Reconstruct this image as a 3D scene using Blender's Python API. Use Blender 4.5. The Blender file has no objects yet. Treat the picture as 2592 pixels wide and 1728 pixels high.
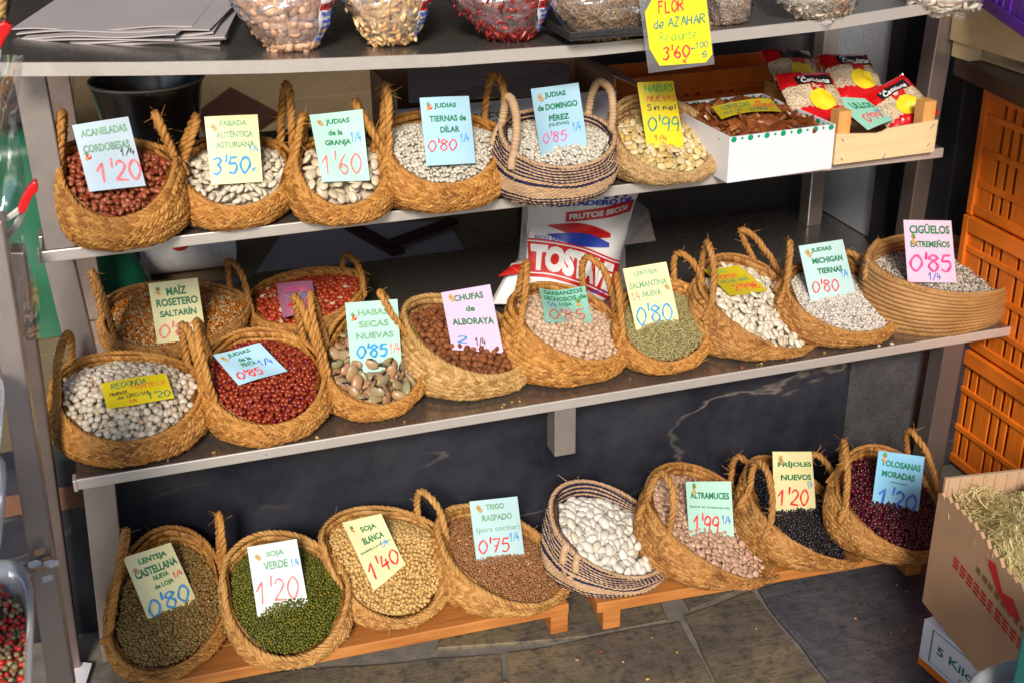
import bpy, math, random
import numpy as np
from mathutils import Vector, Matrix
random.seed(7); RNG = np.random.default_rng(7)
SC = bpy.context.scene
COL = SC.collection
# ------------------------------------------------------------------ camera, light, exposure
FPX = 3187.3; PW, PH = 2592, 1728
YAW, PITCH, ROLL = -0.3066, 0.4359, -0.014
CAM = np.array([0.1276, -1.7208, 1.464])
def cam_axes():
    cy, sy = math.cos(YAW), math.sin(YAW)
    f = np.array([-sy*math.cos(PITCH), cy*math.cos(PITCH), -math.sin(PITCH)])
    r = np.array([cy, sy, 0.0]); u = np.cross(r, f)
    return r*math.cos(ROLL)+u*math.sin(ROLL), -r*math.sin(ROLL)+u*math.cos(ROLL), f
CR, CU, CF = cam_axes()
cam = bpy.data.cameras.new('camera'); camo = bpy.data.objects.new('camera', cam); COL.objects.link(camo)
camo.matrix_world = Matrix(((CR[0], CU[0], -CF[0], CAM[0]), (CR[1], CU[1], -CF[1], CAM[1]), (CR[2], CU[2], -CF[2], CAM[2]), (0, 0, 0, 1)))
cam.sensor_width = 36; cam.lens = FPX/PW*36; cam.clip_start = 0.05; cam.clip_end = 400
cam.dof.use_dof = True; cam.dof.focus_distance = 1.95; cam.dof.aperture_fstop = 7.0
SC.camera = camo
W_ = bpy.data.worlds.new('World'); SC.world = W_; W_.use_nodes = True
nt = W_.node_tree; bg = nt.nodes['Background']
sky = nt.nodes.new('ShaderNodeTexSky'); sky.sky_type = 'NISHITA'; sky.sun_disc = False
SUN_EL, SUN_AZ = math.radians(31), math.radians(200)     # azimuth clockwise from +Y
sky.sun_elevation = SUN_EL; sky.sun_rotation = SUN_AZ
nt.links.new(sky.outputs[0], bg.inputs[0]); bg.inputs[1].default_value = 0.05
sl = bpy.data.lights.new('sun', 'SUN'); sl.energy = 2.1; sl.angle = math.radians(14); sl.color = (1.0, 0.90, 0.76)
so = bpy.data.objects.new('sun', sl); COL.objects.link(so)
sd = Vector((math.sin(SUN_AZ)*math.cos(SUN_EL), math.cos(SUN_AZ)*math.cos(SUN_EL), math.sin(SUN_EL)))
so.rotation_euler = sd.to_track_quat('Z', 'Y').to_euler()
SC.view_settings.view_transform = 'Standard'; SC.view_settings.look = 'None'
SC.view_settings.exposure = 1.02; SC.view_settings.gamma = 1.0
SC.view_settings.use_curve_mapping = False
SC.render.engine = 'CYCLES'
SC.cycles.use_denoising = True
SC.cycles.max_bounces = 8; SC.cycles.transparent_max_bounces = 16
# ------------------------------------------------------------------ measuring helpers: a place seen in the photograph, at a known depth or height
def ray(x, y): return CF*FPX + CR*(x-PW/2) - CU*(y-PH/2)
def atY(x, y, Y):
    d = ray(x, y); return CAM + d*(Y-CAM[1])/d[1]
def atZ(x, y, Z):
    d = ray(x, y); return CAM + d*(Z-CAM[2])/d[2]
def atX(x, y, X):
    d = ray(x, y); return CAM + d*(X-CAM[0])/d[0]
def pix(P):
    d = np.asarray(P)-CAM; z = d@CF
    return np.stack([PW/2+FPX*(d@CR)/z, PH/2-FPX*(d@CU)/z], -1)
Z1, Z2, Z3, ZF, ZS = 1.09, 0.829, 0.503, 0.165, 0.223
Y2 = 0.0885
# ------------------------------------------------------------------ object helpers
def tag(o, label=None, cat=None, group=None, kind=None):
    if label: o['label'] = label
    if cat: o['category'] = cat
    if group: o['group'] = group
    if kind: o['kind'] = kind
    return o
def empty(name, loc, label=None, cat=None, group=None, kind=None):
    o = bpy.data.objects.new(name, None); COL.objects.link(o); o.location = Vector(loc); o.empty_display_size = .02
    return tag(o, label, cat, group, kind)
def base_of(o):
    p = np.zeros(3)
    while o: p = p + np.array(o.location); o = o.parent
    return p
def np_mesh(name, V, F, mat=None, smooth=True, attrs=None):
    V = np.asarray(V, float); F = np.asarray(F, int)
    me = bpy.data.meshes.new(name); k = F.shape[1]
    me.vertices.add(len(V)); me.vertices.foreach_set('co', V.astype(np.float32).ravel())
    me.loops.add(F.size); me.loops.foreach_set('vertex_index', F.astype(np.int32).ravel())
    me.polygons.add(len(F)); me.polygons.foreach_set('loop_start', np.arange(0, F.size, k, dtype=np.int32))
    me.polygons.foreach_set('use_smooth', np.full(len(F), smooth))
    me.update(calc_edges=True)
    for n, a in (attrs or {}).items():
        a = np.asarray(a, np.float32)
        t = 'FLOAT' if a.ndim == 1 else 'FLOAT_VECTOR'
        at = me.attributes.new(n, t, 'POINT'); at.data.foreach_set('value' if a.ndim == 1 else 'vector', a.ravel())
    if mat: me.materials.append(mat)
    return me
def mk(name, V, F, mat, parent=None, smooth=True, attrs=None):
    V = np.asarray(V, float)
    if parent: V = V - base_of(parent)
    if isinstance(F, np.ndarray): me = np_mesh(name, V, F, mat, smooth, attrs)
    else:
        me = bpy.data.meshes.new(name); me.from_pydata([tuple(v) for v in V], [], [tuple(f) for f in F]); me.update()
        me.polygons.foreach_set('use_smooth', np.full(len(me.polygons), smooth)); me.materials.append(mat)
        for n, a in (attrs or {}).items():
            at = me.attributes.new(n, 'FLOAT', 'POINT'); at.data.foreach_set('value', np.asarray(a, np.float32))
    o = bpy.data.objects.new(name, me); COL.objects.link(o)
    if parent: o.parent = parent
    return o
def bevel(o, w=.002, seg=2, ang=40):
    m = o.modifiers.new('b', 'BEVEL'); m.width = w; m.segments = seg; m.limit_method = 'ANGLE'; m.angle_limit = math.radians(ang)
    return o
class MB:                                            # collects boxes, prisms and tubes for one mesh
    def __init__(s): s.V = []; s.F = []
    def add(s, V, F):
        n = len(s.V); s.V += [tuple(map(float, v)) for v in V]; s.F += [tuple(int(i)+n for i in f) for f in F]; return s
    def box(s, a, b):
        (x0, y0, z0), (x1, y1, z1) = a, b
        return s.add([(x0,y0,z0),(x1,y0,z0),(x1,y1,z0),(x0,y1,z0),(x0,y0,z1),(x1,y0,z1),(x1,y1,z1),(x0,y1,z1)],
                     [(0,3,2,1),(4,5,6,7),(0,1,5,4),(1,2,6,5),(2,3,7,6),(3,0,4,7)])
    def hexa(s, lo, hi):                             # two quads, bottom and top
        return s.add(list(lo)+list(hi), [(0,3,2,1),(4,5,6,7),(0,1,5,4),(1,2,6,5),(2,3,7,6),(3,0,4,7)])
    def frame(s, o, ex, ey, ez, a, b):               # box in a local frame
        P = []
        for z in (a[2], b[2]):
            for x, y in ((a[0],a[1]),(b[0],a[1]),(b[0],b[1]),(a[0],b[1])): P.append(np.array(o)+ex*x+ey*y+ez*z)
        return s.hexa(P[:4], P[4:])
    def tube(s, pts, r, n=8, cap=True):
        V, F = tube(pts, r, n, cap); return s.add(V, F)
    def put(s, name, mat, parent=None, smooth=False, bev=None):
        o = mk(name, s.V, s.F, mat, parent, smooth)
        if bev: bevel(o, bev)
        return o
def tube(pts, r, n=8, cap=True, closed=False):
    pts = np.asarray(pts, float); N = len(pts); r = np.broadcast_to(r, (N,))
    T = np.gradient(pts, axis=0)
    if closed: T = np.roll(pts, -1, 0)-np.roll(pts, 1, 0)
    T /= np.linalg.norm(T, axis=1)[:, None]+1e-12
    up = np.array([0, 0, 1.0]) if abs(T[0, 2]) < .9 else np.array([1.0, 0, 0])
    A = np.cross(T[0], up); A /= np.linalg.norm(A); As = [A]
    for i in range(1, N):
        A = As[-1]-T[i]*(As[-1]@T[i]); A /= np.linalg.norm(A)+1e-12; As.append(A)
    As = np.array(As); Bs = np.cross(T, As); a = np.arange(n)*2*np.pi/n
    V = (pts[:, None]+r[:, None, None]*(As[:, None]*np.cos(a)[None, :, None]+Bs[:, None]*np.sin(a)[None, :, None])).reshape(-1, 3)
    F = []
    for i in range(N if closed else N-1):
        j = (i+1) % N
        for k in range(n): F.append((i*n+k, i*n+(k+1) % n, j*n+(k+1) % n, j*n+k))
    if cap and not closed: F.append(tuple(range(n-1, -1, -1))); F.append(tuple((N-1)*n+k for k in range(n)))
    return V, F
def unit(v): v = np.asarray(v, float); return v/(np.linalg.norm(v)+1e-12)
# ------------------------------------------------------------------ materials
def newmat(name):
    m = bpy.data.materials.new(name); m.use_nodes = True
    return m, m.node_tree, m.node_tree.nodes['Principled BSDF']
def nd(t, typ, **kw):
    n = t.nodes.new(typ)
    for k, v in kw.items():
        if k in n.inputs.keys() if isinstance(k, str) else False: n.inputs[k].default_value = v
        else: setattr(n, k, v)
    return n
def ramp(t, fac, stops):
    r = t.nodes.new('ShaderNodeValToRGB'); e = r.color_ramp.elements
    while len(e) < len(stops): e.new(.5)
    for i, (p, c) in enumerate(stops): e[i].position = p; e[i].color = (*c, 1)
    t.links.new(fac, r.inputs[0]); return r.outputs[0]
def bump(t, h, strength=.3, dist=.002):
    b = t.nodes.new('ShaderNodeBump'); b.inputs['Strength'].default_value = strength; b.inputs['Distance'].default_value = dist
    t.links.new(h, b.inputs['Height']); return b.outputs[0]
def coords(t, scale=(1, 1, 1), rot=(0, 0, 0), kind='Object'):
    c = t.nodes.new('ShaderNodeTexCoord'); m = t.nodes.new('ShaderNodeMapping')
    m.inputs['Scale'].default_value = scale; m.inputs['Rotation'].default_value = rot
    t.links.new(c.outputs[kind], m.inputs[0]); return m.outputs[0]
def noise(t, vec, scale=5, detail=4, rough=.5, out=0):
    n = t.nodes.new('ShaderNodeTexNoise'); n.inputs['Scale'].default_value = scale; n.inputs['Detail'].default_value = detail
    n.inputs['Roughness'].default_value = rough
    if vec is not None: t.links.new(vec, n.inputs['Vector'])
    return n.outputs[out]
def mixc(t, fac, a, b, mode='MIX'):
    n = t.nodes.new('ShaderNodeMix'); n.data_type = 'RGBA'; n.blend_type = mode
    for sock, v in ((n.inputs['Factor'], fac), (n.inputs['A'], a), (n.inputs['B'], b)):
        pass
    ins = [n.inputs[0], n.inputs[6], n.inputs[7]]
    for sock, v in zip(ins, (fac, a, b)):
        if hasattr(v, 'is_linked') or hasattr(v, 'links'): t.links.new(v, sock)
        elif isinstance(v, (int, float)): sock.default_value = v
        else: sock.default_value = (*v, 1)
    return n.outputs[2]
def m_plain(name, c, rough=.5, metal=0, spec=.5, nz=.12, nscale=60, bmp=.1, coat=0):
    m, t, p = newmat(name)
    v = coords(t); n = noise(t, v, nscale, 4)
    lo = tuple(x*(1-nz) for x in c); hi = tuple(min(1, x*(1+nz)) for x in c)
    t.links.new(ramp(t, n, [(.3, lo), (.7, hi)]), p.inputs['Base Color'])
    p.inputs['Roughness'].default_value = rough; p.inputs['Metallic'].default_value = metal
    p.inputs['Specular IOR Level'].default_value = spec; p.inputs['Coat Weight'].default_value = coat
    if bmp: t.links.new(bump(t, n, bmp, .001), p.inputs['Normal'])
    return m
def m_card(name, c):
    m, t, p = newmat(name); n = noise(t, coords(t), 9, 5, .6); f = noise(t, coords(t), 60, 5, .7)
    col = ramp(t, n, [(.3, tuple(x*.93 for x in c)), (.7, c)])
    st = ramp(t, f, [(.66, (0, 0, 0)), (.74, (.25, .25, .25))])
    t.links.new(mixc(t, st, col, tuple(x*.6 for x in (c[0], c[1]*.93, c[2]*.8))), p.inputs['Base Color'])
    p.inputs['Roughness'].default_value = .34; t.links.new(bump(t, n, .15, .003), p.inputs['Normal']); return m
def m_steel(name, c=(.50, .49, .48), rough=.38, dirt=.5, axis=(3, 60, 60), metal=.85, streak=.03):
    m, t, p = newmat(name)
    a = noise(t, coords(t, tuple(x*4 for x in axis)), 4, 3, .5); b = noise(t, coords(t), 38, 6, .75); g = noise(t, coords(t), 90, 3)
    c1 = ramp(t, a, [(.3, tuple(x*(1-streak) for x in c)), (.7, tuple(min(1, x*(1+streak)) for x in c))])
    d = ramp(t, b, [(.64, (0, 0, 0)), (.72, (dirt, dirt, dirt))])
    t.links.new(mixc(t, d, c1, (.21, .15, .10)), p.inputs['Base Color'])
    t.links.new(ramp(t, b, [(.3, (rough*.85,)*3), (.75, (min(1, rough*1.3),)*3)]), p.inputs['Roughness'])
    p.inputs['Metallic'].default_value = metal
    w_ = noise(t, coords(t, (1.5, 1.5, 1.5)), 9, 2); s_ = t.nodes.new('ShaderNodeMath'); s_.operation = 'MULTIPLY_ADD'; t.links.new(w_, s_.inputs[0]); s_.inputs[1].default_value = 2; t.links.new(g, s_.inputs[2])
    t.links.new(bump(t, s_.outputs[0], .05, .001), p.inputs['Normal'])
    return m
def m_straw(name, dark, mid, light, navy=None):
    m, t, p = newmat(name)
    at = t.nodes.new('ShaderNodeAttribute'); at.attribute_name = 'fib'
    tn = t.nodes.new('ShaderNodeAttribute'); tn.attribute_name = 'tint'
    mp = t.nodes.new('ShaderNodeMapping'); mp.inputs['Scale'].default_value = (90, 1400, 30); t.links.new(at.outputs['Vector'], mp.inputs[0])
    n = noise(t, mp.outputs[0], 1.0, 3, .6)
    n2 = noise(t, coords(t), 16, 3)
    add = t.nodes.new('ShaderNodeMath'); add.operation = 'MULTIPLY_ADD'; t.links.new(n, add.inputs[0]); add.inputs[1].default_value = .75; add.inputs[2].default_value = -.32
    a2 = t.nodes.new('ShaderNodeMath'); a2.operation = 'MULTIPLY_ADD'; t.links.new(tn.outputs['Fac'], a2.inputs[0]); a2.inputs[1].default_value = .5; t.links.new(add.outputs[0], a2.inputs[2])
    a3 = t.nodes.new('ShaderNodeMath'); a3.operation = 'MULTIPLY_ADD'; t.links.new(n2, a3.inputs[0]); a3.inputs[1].default_value = .5; t.links.new(a2.outputs[0], a3.inputs[2])
    col = ramp(t, a3.outputs[0], [(.12, dark), (.42, mid), (.8, light)])
    if navy:
        nv = t.nodes.new('ShaderNodeAttribute'); nv.attribute_name = 'dye'
        col = mixc(t, nv.outputs['Fac'], col, navy)
    t.links.new(col, p.inputs['Base Color'])
    p.inputs['Roughness'].default_value = .55; p.inputs['Specular IOR Level'].default_value = .35
    t.links.new(bump(t, n, .55, .0008), p.inputs['Normal'])
    return m
def m_seed(name, stops, rough=.35, mark=None, spec=.5, nz=0.0, bmp=.0, sss=0.0):
    m, t, p = newmat(name)
    tn = t.nodes.new('ShaderNodeAttribute'); tn.attribute_name = 'tint'
    oi = t.nodes.new('ShaderNodeObjectInfo')
    ad = t.nodes.new('ShaderNodeMath'); ad.operation = 'ADD'; t.links.new(tn.outputs['Fac'], ad.inputs[0]); t.links.new(oi.outputs['Random'], ad.inputs[1])
    fr = t.nodes.new('ShaderNodeMath'); fr.operation = 'FRACT'; t.links.new(ad.outputs[0], fr.inputs[0])
    col = ramp(t, fr.outputs[0], stops)
    n = noise(t, coords(t), 500, 3)
    if nz:
        col = mixc(t, ramp(t, n, [(.4, (0, 0, 0)), (.65, (nz, nz, nz))]), col, tuple(x*.35 for x in stops[0][1]))
    if mark:
        mk_ = t.nodes.new('ShaderNodeAttribute'); mk_.attribute_name = 'mark'
        col = mixc(t, mk_.outputs['Fac'], col, mark)
    t.links.new(col, p.inputs['Base Color']); p.inputs['Roughness'].default_value = rough
    p.inputs['Specular IOR Level'].default_value = spec
    if sss:
        p.inputs['Subsurface Weight'].default_value = sss; p.inputs['Subsurface Scale'].default_value = .003
    if bmp: t.links.new(bump(t, n, bmp, .0006), p.inputs['Normal'])
    return m
def m_clear(name, tint=(.9, .93, .95), gloss=.12, wrinkle=.6, wscale=18, milky=.0, rough=.06, face=.55):
    m = bpy.data.materials.new(name); m.use_nodes = True; t = m.node_tree; t.nodes.clear()
    out = t.nodes.new('ShaderNodeOutputMaterial'); tr = t.nodes.new('ShaderNodeBsdfTransparent'); gl = t.nodes.new('ShaderNodeBsdfGlossy')
    df = t.nodes.new('ShaderNodeBsdfDiffuse'); df.inputs[0].default_value = (.75, .78, .82, 1)
    tr.inputs[0].default_value = (*tint, 1); gl.inputs['Roughness'].default_value = rough; gl.inputs[0].default_value = (.95, .97, 1, 1)
    n = noise(t, coords(t, (1, 1, .35)), wscale, 4, .55)
    w = t.nodes.new('ShaderNodeTexWave'); w.inputs['Scale'].default_value = wscale*.5; w.inputs['Distortion'].default_value = 9
    t.links.new(coords(t, (.3, .3, 1.6)), w.inputs[0])
    ad = t.nodes.new('ShaderNodeMath'); ad.operation = 'ADD'; t.links.new(n, ad.inputs[0]); t.links.new(w.outputs[1], ad.inputs[1])
    b = bump(t, ad.outputs[0], wrinkle, .006); t.links.new(b, gl.inputs['Normal'])
    lw = t.nodes.new('ShaderNodeLayerWeight'); lw.inputs[0].default_value = .35; t.links.new(b, lw.inputs['Normal'])
    mp = t.nodes.new('ShaderNodeMath'); mp.operation = 'MULTIPLY_ADD'; t.links.new(lw.outputs['Facing'], mp.inputs[0]); mp.inputs[1].default_value = face; mp.inputs[2].default_value = gloss
    m1 = t.nodes.new('ShaderNodeMixShader'); m1.inputs[0].default_value = milky; t.links.new(tr.outputs[0], m1.inputs[1]); t.links.new(df.outputs[0], m1.inputs[2])
    m2 = t.nodes.new('ShaderNodeMixShader'); t.links.new(mp.outputs[0], m2.inputs[0]); t.links.new(m1.outputs[0], m2.inputs[1]); t.links.new(gl.outputs[0], m2.inputs[2])
    t.links.new(m2.outputs[0], out.inputs[0]); return m
def m_wood(name, a, b, rough=.55, axis=(3, 60, 60), scale=3):
    m, t, p = newmat(name)
    n = noise(t, coords(t, axis), scale, 5, .6); n2 = noise(t, coords(t), 8, 3)
    c = mixc(t, .35, ramp(t, n, [(.3, a), (.7, b)]), ramp(t, n2, [(.3, a), (.7, b)]))
    t.links.new(c, p.inputs['Base Color']); p.inputs['Roughness'].default_value = rough
    t.links.new(bump(t, n, .25, .001), p.inputs['Normal']); return m
def m_marker(name, c):
    m, t, p = newmat(name); n = noise(t, coords(t, (1, 1, 1)), 120, 3)
    t.links.new(ramp(t, n, [(.3, c), (.75, tuple(min(1, x*1.25+.12) for x in c))]), p.inputs['Base Color'])
    p.inputs['Roughness'].default_value = .45; return m
M = {}
M['shelf_top'] = m_steel('shelf_top_steel', (.37, .34, .32), .25, .5, metal=.85)
M['shelf_edge'] = m_steel('shelf_edge_steel', (.72, .67, .63), .34, .7, metal=.55)
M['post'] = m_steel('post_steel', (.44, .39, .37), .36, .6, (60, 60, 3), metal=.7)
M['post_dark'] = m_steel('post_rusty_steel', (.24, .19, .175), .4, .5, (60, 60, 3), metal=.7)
M['straw'] = m_straw('golden_esparto', (.080, .027, .005), (.36, .145, .028), (.57, .285, .072))
M['straw_mid'] = m_straw('honey_esparto', (.10, .038, .008), (.38, .17, .04), (.58, .33, .11))
M['straw_brown'] = m_straw('brown_esparto', (.075, .026, .006), (.31, .13, .030), (.49, .25, .075))
M['straw_pale'] = m_straw('pale_esparto', (.13, .06, .016), (.39, .21, .062), (.58, .37, .14))
M['straw_grey'] = m_straw('sun_bleached_esparto', (.12, .065, .022), (.36, .21, .085), (.54, .36, .17))
M['rush'] = m_straw('rush_with_navy_rows', (.14, .07, .035), (.42, .25, .135), (.58, .39, .24), (.012, .014, .05))
M['coil'] = m_straw('coiled_straw', (.10, .045, .014), (.34, .165, .055), (.50, .28, .11))
M['green_ink'] = m_plain('green_print', (.015, .20, .085), .5, nz=.2, bmp=0)
M['pale_green_ink'] = m_plain('faded_green_print', (.22, .42, .27), .5, nz=.25, bmp=0)
M['red_ink'] = m_marker('red_marker', (.70, .012, .012)); M['pink_ink'] = m_marker('faded_red_marker', (.86, .17, .19))
M['magenta_ink'] = m_marker('magenta_marker', (.82, .03, .26))
M['blue_ink'] = m_marker('blue_marker', (.0, .26, .62)); M['navy_ink'] = m_marker('dark_blue_marker', (.01, .09, .50))
M['black_ink'] = m_marker('black_marker', (.015, .015, .02)); M['teal_ink'] = m_marker('green_marker', (.0, .20, .16))
M['lime_ink'] = m_marker('light_green_marker', (.08, .45, .05)); M['orange_ink'] = m_marker('orange_marker', (.85, .13, .02))
M['ltgreen_ink'] = m_marker('lightgreen_marker', (.25, .62, .18))
for n_, c_ in dict(blue=(.42, .68, .86), ice=(.60, .74, .86), cream=(.90, .86, .48), mint=(.50, .82, .72), yellow=(.93, .74, .02), pink=(.80, .60, .82),
                   teal=(.30, .62, .52), plum=(.42, .16, .27), olive=(.62, .50, .02), white=(.72, .85, .84), sky=(.25, .58, .86), paleblue=(.55,.80,.84)).items():
    M['card_'+n_] = m_card('card_'+n_, c_)
M['sleeve'] = m_clear('plastic_sleeve', (.99, .99, .99), .01, .2, 10, face=.04)
M['bag_plastic'] = m_clear('crinkled_bag_plastic', (.97, .97, .98), .17, 1.0, 22, .07, face=.9, rough=.12)
M['milky_plastic'] = m_clear('cloudy_bag_plastic', (.86, .87, .90), .07, .7, 12, .16, .2)
M['bin_plastic'] = m_clear('translucent_bin_plastic', (.72, .76, .86), .10, .1, 3, .42, .15)
M['paper'] = m_plain('grey_wrapping_paper', (.44, .40, .41), .7, nz=.05, nscale=5)
M['white_card'] = m_plain('white_cardboard', (.76, .76, .84), .55, nz=.03, nscale=6)
M['brown_card'] = m_plain('brown_cardboard', (.52, .31, .18), .75, nz=.10, nscale=9)
M['pale_card'] = m_plain('inside_cardboard', (.50, .33, .21), .75, nz=.08, nscale=9)
M['stool'] = m_wood('varnished_pine', (.33, .10, .02), (.60, .25, .065), .45, (2, 30, 30), 4)
M['crate_wood'] = m_wood('poplar_veneer', (.68, .50, .27), (.82, .66, .40), .6, (2, 12, 30), 2)
M['post_wood'] = m_wood('orange_pine_block', (.62, .27, .07), (.80, .44, .15), .55, (30, 30, 4), 3)
M['orange_plastic'] = m_plain('orange_crate_plastic', (.82, .19, .012), .45, nz=.25, nscale=12)
M['purple_plastic'] = m_plain('purple_crate_plastic', (.13, .012, .42), .38, nz=.1, nscale=12)
M['red_plastic'] = m_plain('glossy_red_plastic', (.62, .006, .01), .25, nz=.05, coat=.4)
M['red_foil'] = m_plain('red_film', (.60, .008, .012), .22, nz=.1, nscale=20, bmp=.6, coat=.5)
M['black_print'] = m_plain('black_print', (.012, .012, .014), .4, bmp=0)
M['white_print'] = m_plain('white_print', (.82, .82, .84), .45, nz=.03, bmp=0)
M['blue_print'] = m_plain('blue_print', (.02, .05, .42), .45, bmp=0)
M['red_print'] = m_plain('red_print', (.58, .012, .012), .45, bmp=0)
M['yellow_print'] = m_plain('yellow_print', (.88, .66, .02), .45, bmp=0)
M['green_print'] = m_plain('green_dot_print', (.0, .32, .15), .45, bmp=0)
M['staple'] = m_plain('staple_wire', (.35, .35, .36), .35, .9)
M['fill_dark'] = m_plain('shaded_seed_dust', (.08, .05, .03), .8)
# ------------------------------------------------------------------ seeds
def seed_mesh(L, W, T, bend=0, nu=8, nv=5, flat=0, wr=0, beak=0, seed=0, eye=0, line=0, boxy=1.0):
    r = np.random.default_rng(seed); V = [(0, 0, 1)]
    for i in range(1, nv):
        ph = math.pi*i/nv
        for j in range(nu): th = 2*math.pi*j/nu; V.append((math.sin(ph)*math.cos(th), math.sin(ph)*math.sin(th), math.cos(ph)))
    V.append((0, 0, -1)); V = np.array(V)
    if boxy != 1: V = np.sign(V)*np.abs(V)**boxy
    mark = np.zeros(len(V))
    if eye: mark = ((V[:, 1] > .2) & (np.abs(V[:, 0]) < .6)).astype(float)
    if line: mark = ((V[:, 1] < -.70) & (np.abs(V[:, 0]) < .8) & (np.abs(V[:, 2]) < .75)).astype(float)
    V = V*(1+wr*(r.random(len(V))-.5))[:, None]
    P = V*np.array([L, W, T])/2
    P[:, 1] += bend*W*(V[:, 0]**2-.35)
    if beak: P[:, 0] += np.where((V[:, 0] > .7), L*beak, 0)
    P[:, 2] *= 1-flat*.5*(V[:, 0]**2+V[:, 1]**2)
    F = []
    for j in range(nu): F.append((0, 1+j, 1+(j+1) % nu, 0))
    for i in range(nv-2):
        for j in range(nu): a = 1+i*nu; F.append((a+j, a+nu+j, a+nu+(j+1) % nu, a+(j+1) % nu))
    a = 1+(nv-2)*nu; e = len(V)-1
    for j in range(nu): F.append((a+j, e, a+(j+1) % nu, a+j))
    tri = []
    for f in F:
        if f[0] == f[3]: tri.append(f[:3])
        else: tri += [(f[0], f[1], f[2]), (f[0], f[2], f[3])]
    return P, np.array(tri), mark
def hexgrid(s, ax, by, shift=0):
    pts = []; dx = s/ax; dy = s*.866/by; ny = int(1/dy)+1
    for j in range(-ny, ny+1):
        for i in range(-int(1/dx)-2, int(1/dx)+2):
            x = (i+.5*(j % 2))*dx+shift*dx*.5; y = j*dy+shift*dy*.4
            if x*x+y*y < 1.06: pts.append((x, y))
    p = np.array(pts); p += (RNG.random(p.shape)-.5)*np.array([dx, dy])*.62
    return p[(p**2).sum(1) < 1.07]
def frames(E1, E2, N, spin, tilt):
    """random orientations about the normal; returns arrays X,Y,Z (n,3)"""
    n = len(spin); X = E1*np.cos(spin)[:, None]+E2*np.sin(spin)[:, None]; Y = np.cross(N, X)
    a, b = tilt[:, :1], tilt[:, 1:]
    Zv = N+X*a+Y*b; Zv /= np.linalg.norm(Zv, axis=1)[:, None]
    X = X-Zv*(X*Zv).sum(1)[:, None]; X /= np.linalg.norm(X, axis=1)[:, None]
    return X, np.cross(Zv, X), Zv
def scatter_mesh(templ, P, X, Y, Z, sc, tint):
    """templ: list of (V,F,mark); one joined mesh"""
    Vs, Fs, Ts, Ms = [], [], [], []; off = 0
    idx = np.arange(len(P)) % len(templ)
    for k, (V, F, mk_) in enumerate(templ):
        s = idx == k
        if not s.any(): continue
        v = (V[None, :, 0:1]*X[s][:, None]+V[None, :, 1:2]*Y[s][:, None]+V[None, :, 2:3]*Z[s][:, None])*sc[s][:, None, None]+P[s][:, None]
        n = s.sum(); m = len(V)
        Vs.append(v.reshape(-1, 3)); Fs.append((F[None]+(np.arange(n)*m)[:, None, None]).reshape(-1, 3)+off)
        Ts.append(np.repeat(tint[s], m)); Ms.append(np.tile(mk_, n)); off += n*m
    return np.concatenate(Vs), np.concatenate(Fs), np.concatenate(Ts), np.concatenate(Ms)
# ------------------------------------------------------------------ ropes and weave
def rope(path, R, strands=3, pitch=.026, closed=False, n=5, step=.0035):
    path = np.asarray(path, float)
    if closed: path = np.vstack([path, path[:1]])
    seg = np.linalg.norm(np.diff(path, axis=0), axis=1); s = np.r_[0, np.cumsum(seg)]; Lt = s[-1]
    N = max(8, int(Lt/step)); u = np.linspace(0, Lt, N)
    P = np.stack([np.interp(u, s, path[:, k]) for k in range(3)], 1)
    T = np.gradient(P, axis=0); T /= np.linalg.norm(T, axis=1)[:, None]+1e-12
    A = np.cross(T, [0.13, 0.21, .97]); bad = np.linalg.norm(A, axis=1) < .15; A[bad] = np.cross(T[bad], [1, .1, 0])
    A /= np.linalg.norm(A, axis=1)[:, None]+1e-12; B = np.cross(T, A)
    Vs, Fs, Fb, Ti = [], [], [], []; off = 0
    for k in range(strands):
        ph = 2*math.pi*(k/strands+u/pitch)+.4*np.sin(u*70+k*2)
        C = P+(A*np.cos(ph)[:, None]+B*np.sin(ph)[:, None])*R*.52
        V, F = tube(C, R*.56*(1+.12*np.sin(u*170+k*3)), n, False)
        Vs.append(V); F = np.array(F); Fs.append(F+off); off += len(V)
        uu = np.repeat(u, n); vv = np.tile(np.arange(n)/n*2*math.pi*R*.56, N)
        Fb.append(np.stack([uu, vv, np.full(len(V), k*1.7)], 1)); Ti.append(np.repeat(.35+.5*np.interp(u, np.linspace(0, Lt, max(4, int(Lt/.02))), RNG.random(max(4, int(Lt/.02)))), n))
    return np.concatenate(Vs), np.concatenate(Fs), np.concatenate(Fb), np.concatenate(Ti)
def stitch_template(nu=6, nv=3):
    V = []; F = []
    for i in range(nu+1):
        a = i/nu*2-1; w = max(0.12, (1-abs(a)**2.4))**.75
        for j in range(nv+1):
            b = j/nv*2-1; V.append((a, b*w, (1-b*b)*w*(1-.25*a)-.15+.10*(1-a)))
    for i in range(nu):
        for j in range(nv): p = i*(nv+1)+j; F.append((p, p+nv+1, p+nv+2, p+1))
    return np.array(V), np.array(F)
ST_V, ST_F = stitch_template()
def put_stitches(C, T1, T2, N, ln, wd, ht, tint):
    n = len(C); m = len(ST_V)
    V = C[:, None]+ST_V[None, :, 0:1]*(T1*ln[:, None])[:, None]+ST_V[None, :, 1:2]*(T2*wd[:, None])[:, None]+ST_V[None, :, 2:3]*(N*ht[:, None])[:, None]
    F = (ST_F[None]+(np.arange(n)*m)[:, None, None]).reshape(-1, 4)
    fb = np.stack([ST_V[None, :, 0]*ln[:, None]+RNG.random(n)[:, None]*3, np.broadcast_to(ST_V[None, :, 1]*.004, (n, m)), np.repeat(RNG.random(n)[:, None]*9, m, 1)], -1)
    return V.reshape(-1, 3), F, fb.reshape(-1, 3), np.repeat(tint, m)
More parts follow.
